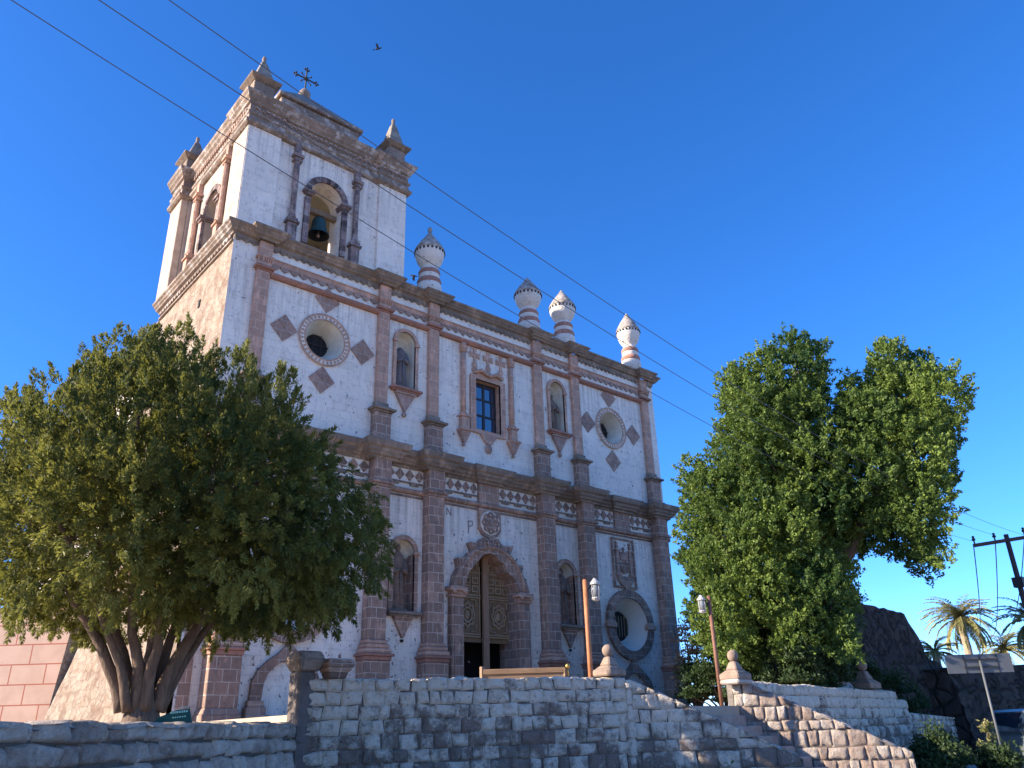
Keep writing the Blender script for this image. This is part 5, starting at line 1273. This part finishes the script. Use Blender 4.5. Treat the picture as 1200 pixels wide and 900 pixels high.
# ------------------------------------------------------------------ ruined wall on the right
def ruin(name, label, pts, thick, seed):
    """pts: (x, y, ztop) along the wall; a rough masonry mass in one mesh"""
    R = random.Random(seed); t = thing(name, label, 'wall', (pts[0][0], pts[0][1], TZ)); m = MB(); nz = 16; cols = []
    for k in range(len(pts) - 1):
        a, b = Vector(pts[k]), Vector(pts[k + 1]); n = max(2, int((b - a).length / .35))
        for i in range(n): cols.append(a.lerp(b, i / n))
    cols.append(Vector(pts[-1])); vs = []
    for q in cols:
        for j in range(nz + 1):
            z = BZ + (q.z + R.uniform(-.05, .05) - BZ) * j / nz; bat = (nz - j) / nz * .5
            vs.append((q.x + R.uniform(-.07, .07), q.y - bat + R.uniform(-.10, .10), z))
    N = nz + 1; m.add(vs, [(k * N + j, (k + 1) * N + j, (k + 1) * N + j + 1, k * N + j + 1) for k in range(len(cols) - 1) for j in range(nz)])
    vb = [(v[0], v[1] + thick, v[2]) for v in vs]; m.add(vb, [(k * N + j, k * N + j + 1, (k + 1) * N + j + 1, (k + 1) * N + j) for k in range(len(cols) - 1) for j in range(nz)])
    top = [vs[k * N + nz] for k in range(len(cols))] + [vb[k * N + nz] for k in range(len(cols))]; q = len(cols); m.add(top, [(k, k + 1, q + k + 1, q + k) for k in range(q - 1)])
    for e in (0, q - 1): m.add([vs[e * N + j] for j in range(N)] + [vb[e * N + j] for j in range(N)], [(j, j + 1, N + j + 1, N + j) for j in range(nz)])
    part(m, 'masonry', DARKROCK, t, True); return t
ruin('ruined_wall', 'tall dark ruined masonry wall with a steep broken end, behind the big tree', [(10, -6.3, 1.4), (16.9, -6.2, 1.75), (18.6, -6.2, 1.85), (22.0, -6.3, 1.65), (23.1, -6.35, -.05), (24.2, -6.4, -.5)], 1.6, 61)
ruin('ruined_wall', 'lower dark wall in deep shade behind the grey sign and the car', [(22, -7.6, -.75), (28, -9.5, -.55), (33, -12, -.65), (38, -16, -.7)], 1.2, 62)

# ------------------------------------------------------------------ pink house at the left edge
HS = thing('house', 'salmon pink house painted with red block lines, half hidden at the far left', 'house', (-14, 10, TZ))
h0, h1 = Vector((-17.0, 18.9)), Vector((-7.6, 10.6)); hd = (h1 - h0).normalized(); hn = Vector((-hd.y, hd.x))
m = MB(); q4 = [h0, h1, h1 + hn * 8, h0 + hn * 8]; m.add([(p.x, p.y, z) for z in (TZ, 1.9) for p in q4], [(0, 1, 5, 4), (1, 2, 6, 5), (2, 3, 7, 6), (3, 0, 4, 7)]); part(m, 'wall', SALMON, HS)
m = MB(); m.sweep([tuple(h0), tuple(h1)], [(-.1, 1.9), (.12, 1.9), (.16, 2.05), (-.1, 2.08)]); part(m, 'parapet_molding', BRICKRED, HS)
m = MB(); m.add([(p.x, p.y, 1.88) for p in q4], [(0, 1, 2, 3)]); part(m, 'roof', CORN, HS)

# ------------------------------------------------------------------ utility pole and cables
px, py = 22.02, -11.20
UPo = thing('utility_pole', 'dark wooden utility pole with a crossarm at the right edge', 'utility pole', (px, py, BZ))
m = MB(); m.tube([(px, py, BZ), (px, py, 4.35)], [.135, .095], 12); part(m, 'pole', BARK2 if False else m_plain('creosoted_wood', (.085, .055, .045), .85, .3, 5, .5), UPo, True)
A0, A1 = Vector((20.9, -10.23, 3.92)), Vector((23.3, -12.3, 4.32)); CW = bpy.data.materials['creosoted_wood']
m = MB(); d = (A1 - A0).normalized(); p_ = Vector((-d.y, d.x, 0)) * .06; 
m.add([tuple(q + Vector((0, 0, z)) + p_ * s_) for q in (A0, A1) for z in (-.07, .07) for s_ in (-1, 1)], [(0, 1, 3, 2), (4, 6, 7, 5), (0, 4, 5, 1), (2, 3, 7, 6), (0, 2, 6, 4), (1, 5, 7, 3)]); part(m, 'crossarm', CW, UPo)
ins = [Vector((20.95, -10.27, 4.0)), Vector((21.6, -10.87, 4.1)), Vector((22.6, -11.72, 4.3))]
for q in ins + [Vector((23.2, -12.2, 4.35))]:
    m = MB(); m.lathe(q.x, q.y, [(.03, q.z - .03), (.03, q.z + .12), (.07, q.z + .14), (.075, q.z + .2), (.04, q.z + .24), (.06, q.z + .28), (.03, q.z + .33)], 10); part(m, 'insulator', IRON, UPo, True)
m = MB(); m.box(px - .16, px + .16, py - .2, py + .2, 2.15, 2.55); part(m, 'pole_bracket', IRON, UPo)
CAB = m_plain('grey_cable', (.10, .10, .11), .6, .1, 5, 0)
def cable(A, B, sag, rr, label, grp=None, n=40):
    A, B = Vector(A), Vector(B); m = MB()
    m.tube([tuple(A.lerp(B, k / n) - Vector((0, 0, 4 * sag * k / n * (1 - k / n)))) for k in range(n + 1)], rr, 6)
    return tag(m.build('overhead_cable', CAB), label, 'cable', grp)
G = 'power cables crossing the sky'
cable((-16.52, -14.73, 4.98), ins[0] + Vector((0, 0, .1)), .95, .0065, 'lowest of the three long cables, crossing the tower and the church front', G)
cable((-16.59, -16.0, 4.5), ins[1] + Vector((0, 0, .25)), .90, .0065, 'middle of the three long cables, passing in front of the parapet urns', G)
cable((-16.75, -15.85, 5.34), ins[2], 1.05, .0065, 'highest of the three long cables, passing above the parapet urns', G)
G2 = 'cables falling away behind the utility pole'
for s_, e, l in ((A0, (79.6, 12.8, 8.3), 'far cable hanging from the left tip of the crossarm'), (ins[1], (80.4, 12.1, 7.8), 'far cable hanging from the crossarm just left of the pole'), (ins[2], (80.7, 11.9, 7.3), 'far cable hanging from the crossarm right of the pole'), (Vector((px, py, 2.5)), (120, 2, 16), 'upper thin cable leaving the pole bracket to the right'), (Vector((px, py, 2.3)), (120, 1, 15), 'lower thin cable leaving the pole bracket to the right')):
    cable(s_, e, 3.2 if 'far' in l else .8, .022, l, G2)

# ------------------------------------------------------------------ palms and pale tree
def palm(base, h, R0_, label, seed, nf=34, droop=1.0):
    b = Vector(base); t = thing('palm_tree', label, 'palm tree', tuple(b), 'date palms beyond the ruined wall'); R = random.Random(seed); r = np.random.default_rng(seed)
    m = MB(); m.tube([tuple(b + Vector((0, 0, h * k / 10)) + Vector((R.uniform(-.03, .03), R.uniform(-.03, .03), 0))) for k in range(11)], [.30 - .008 * k for k in range(11)], 12); part(m, 'trunk', BARKP, t, True)
    Ps, As, Bs, Cs = [], [], [], []; m = MB(); top = b + Vector((0, 0, h))
    for f in range(nf):
        az = R.uniform(0, 2 * math.pi); el = rad(R.uniform(-35, 78)); L = R0_ * R.uniform(.8, 1.1); pts = []; e = el; p = top.copy(); dry = el < rad(-5)
        for k in range(15):
            pts.append(p.copy()); dv = Vector((math.cos(az) * math.cos(e), math.sin(az) * math.cos(e), math.sin(e))); p = p + dv * L / 14; e -= rad(4.0 + 2.6 * droop)
        m.tube([tuple(q) for q in pts], [.035 - .002 * k for k in range(15)], 4)
        for k in range(2, 15):
            tg = (pts[min(k + 1, 14)] - pts[k - 1]).normalized(); sd = tg.cross(Vector((0, 0, 1))).normalized() if abs(tg.z) < .99 else Vector((1, 0, 0))
            for s_ in (-1, 1):
                for u in (0, .33, .66):
                    q = pts[k - 1].lerp(pts[k], u); l = .5 * (1 - abs(k - 7) / 10) * R.uniform(.8, 1.1) * R0_ / 2.6; dr = (sd * s_ + tg * .7 + Vector((0, 0, R.uniform(-.5, .1)))).normalized()
                    Ps.append(tuple(q + dr * l * .5)); As.append(tuple(dr * l * .5)); Bs.append(tuple(dr.cross(Vector((0, 0, 1))).normalized() * .045)); Cs.append(R.uniform(.5, 1) if dry else R.uniform(.2, .8))
    part(m, 'frond_ribs', PALM, t); leaf_mesh('fronds', np.array(Ps), np.array(As), np.array(Bs), np.array(Cs), PALM, t)
palm((42.0, -.9, BZ), 7.6, 2.7, 'full date palm with a round crown, just right of the big tree', 71, 70, .8)
palm((28.6, -9.3, BZ), 5.7, 1.9, 'date palm at the right edge under the utility pole', 72, 50, .8)
palm((49.0, -.6, BZ), 6.0, 2.4, 'lower date palm between the two taller palms', 73, 44, .8)
palm((38.0, -.5, BZ), 5.4, 1.8, 'small palm just left below the full date palm', 74, 34, .8)
PT = thing('bare_tree', 'pale leafless tree with thick forked branches at the right edge', 'tree', (12.3, -15.5, BZ)); R = random.Random(3); m = MB()
B0 = Vector((12.9, -15.3, BZ)); wv = Vector((-.66, .75, 0)) * -1
sR = Vector((.753, -.658, 0))
def T_(s_, z, d=0): return B0 + sR * s_ + Vector((.66, .75, 0)) * d + Vector((0, 0, z))
limb(m, [T_(0, -.1), T_(-.02, .9), T_(-.12, 1.8)], .17, .13, 6, .02, 10, R)
for pts, r0 in (([(-.1, 1.7), (-.45, 2.3), (-.62, 2.9), (-.55, 3.2)], .11), ([(-.1, 1.7), (.1, 2.5), (-.05, 3.4)], .10), ([(-.45, 2.3), (-.25, 2.8), (-.3, 3.3)], .08), ([(.1, 2.4), (.5, 2.9), (.6, 3.5)], .08), ([(-.05, 1.2), (.4, 1.9), (.8, 2.6)], .09)): limb(m, [T_(*q) for q in pts], r0, .04, 8, .02, 8, R)
o = part(m, 'trunk', BARKP, PT, True)

# ------------------------------------------------------------------ parked car
CR = thing('parked_car', 'dark silver off-road car parked facing the viewer at the right edge, half out of frame', 'car', (10.9, -14.6, BZ), rotz=0)
fw = Vector((-.74, -.67, 0)); rt = Vector((-.67, .74, 0)) * -1; C0 = Vector((11.55, -14.40, BZ))
def cw(x, y, z): return C0 + rt * x + fw * y + Vector((0, 0, z))
def cbox(mb, x0, x1, y0, y1, z0, z1, tx=0, ty0=0, ty1=0):
    vs = [cw(x + (tx if x < 0 else -tx) * zz, y + (ty0 if yy == 0 else -ty1) * zz, z) for x in (x0, x1) for yy, y in enumerate((y0, y1)) for zz, z in enumerate((z0, z1))]
    mb.add([tuple(v) for v in vs], [(0, 1, 3, 2), (4, 6, 7, 5), (0, 4, 5, 1), (2, 3, 7, 6), (0, 2, 6, 4), (1, 5, 7, 3)])
m = MB(); cbox(m, -.92, .92, -2.3, 2.25, .50, 1.12, .03, .03, .06); cbox(m, -.88, .88, -2.25, .75, 1.12, 1.78, .14, .10, .55)
b_ = part(m, 'body', CARP, CR, b=.07)
m = MB(); vs = [cw(x, y, z) for x, y, z in ((-.72, .70, 1.17), (.72, .70, 1.17), (.64, .28, 1.70), (-.64, .28, 1.70))]; m.add([tuple(v + fw * .03 + Vector((0, 0, .02))) for v in vs], [(0, 1, 2, 3)]); part(m, 'windshield', GLASS, CR)
for sx in (-1, 1):
    m = MB(); vs = [cw(sx * x, y, z) for x, y, z in ((.885, .45, 1.2), (.885, -2.0, 1.2), (.80, -1.95, 1.68), (.80, .12, 1.68))]; m.add([tuple(v) for v in vs], [(0, 1, 2, 3)]); part(m, 'side_window', GLASS, CR)
m = MB(); cbox(m, -.80, .80, 2.22, 2.29, .86, 1.06); g_ = part(m, 'grille', CHROME, CR, b=.015)
m = MB()
for k in range(5): cbox(m, -.5, .5, 2.295, 2.305, .88 + .034 * k, .895 + .034 * k)
part(m, 'grille_bars', IRON, g_)
for sx in (-1, 1):
    m = MB(); cbox(m, sx * .70 - .15, sx * .70 + .15, 2.27, 2.31, .84, 1.04); part(m, 'headlight', LENS, CR, b=.02)
    m = MB(); cbox(m, sx * 1.0 - .10, sx * 1.0 + .10, .55, .70, 1.15, 1.32); part(m, 'wing_mirror', RUBBER, CR, b=.03)
    for yy in (1.45, -1.45):
        m = MB(); c_ = [cw(sx * .80 + e, yy, .36) for e in (-.12, .12)]; m.tube([tuple(q) for q in c_], .36, 22); wh = part(m, 'wheel', RUBBER, CR, b=.03)
        m = MB(); c_ = [cw(sx * .925 - .01, yy, .36), cw(sx * .925 + .01, yy, .36)]; m.tube([tuple(q) for q in c_], .21, 16); part(m, 'rim', CHROME, wh)
m = MB(); cbox(m, -.90, .90, 2.2, 2.36, .46, .70); part(m, 'bumper', CHROME, CR, b=.04)
m = MB(); cbox(m, -.24, .24, 2.36, 2.375, .52, .64); part(m, 'number_plate', WHITEP, CR)

# ------------------------------------------------------------------ birds
def bird(c0, s_, ang, label):
    c0 = Vector(c0); R = Vector((.75, -.66, 0)); U = Vector((0, 0, 1)); f = R * math.cos(ang) + U * math.sin(ang); u = -R * math.sin(ang) + U * math.cos(ang); dp = Vector((.66, .75, 0)); m = MB()
    m.tube([tuple(c0 - f * .16 * s_), tuple(c0 - f * .08 * s_), tuple(c0), tuple(c0 + f * .09 * s_), tuple(c0 + f * .14 * s_), tuple(c0 + f * .18 * s_)], [.008 * s_, .03 * s_, .042 * s_, .032 * s_, .026 * s_, .004 * s_], 8)
    for sg in (-1, 1):
        w0 = c0 + f * .05 * s_; w1 = c0 - f * .05 * s_; tp = c0 + dp * sg * .22 * s_ + u * .14 * s_ - f * .04 * s_; md = c0 + dp * sg * .12 * s_ + u * .12 * s_ + f * .05 * s_
        th = u * .006 * s_; m.add([tuple(q + k) for k in (Vector(), th) for q in (w0, md, tp, w1)], [(0, 1, 2, 3), (7, 6, 5, 4), (0, 4, 5, 1), (1, 5, 6, 2), (2, 6, 7, 3), (3, 7, 4, 0)])
    m.add([tuple(c0 - f * .13 * s_), tuple(c0 - f * .24 * s_ + dp * .04 * s_), tuple(c0 - f * .24 * s_ - dp * .04 * s_)], [(0, 1, 2)])
    tag(m.build('bird', IRON, smooth=False), label, 'bird')
bird((-5.97, -5.35, 18.28), .75, .3, 'small black bird flying high in the open sky above the tower cross')
bird((-3.82, -4.58, 10.65), .75, 2.9, 'small black bird flying low beside the first parapet urn next to the tower')
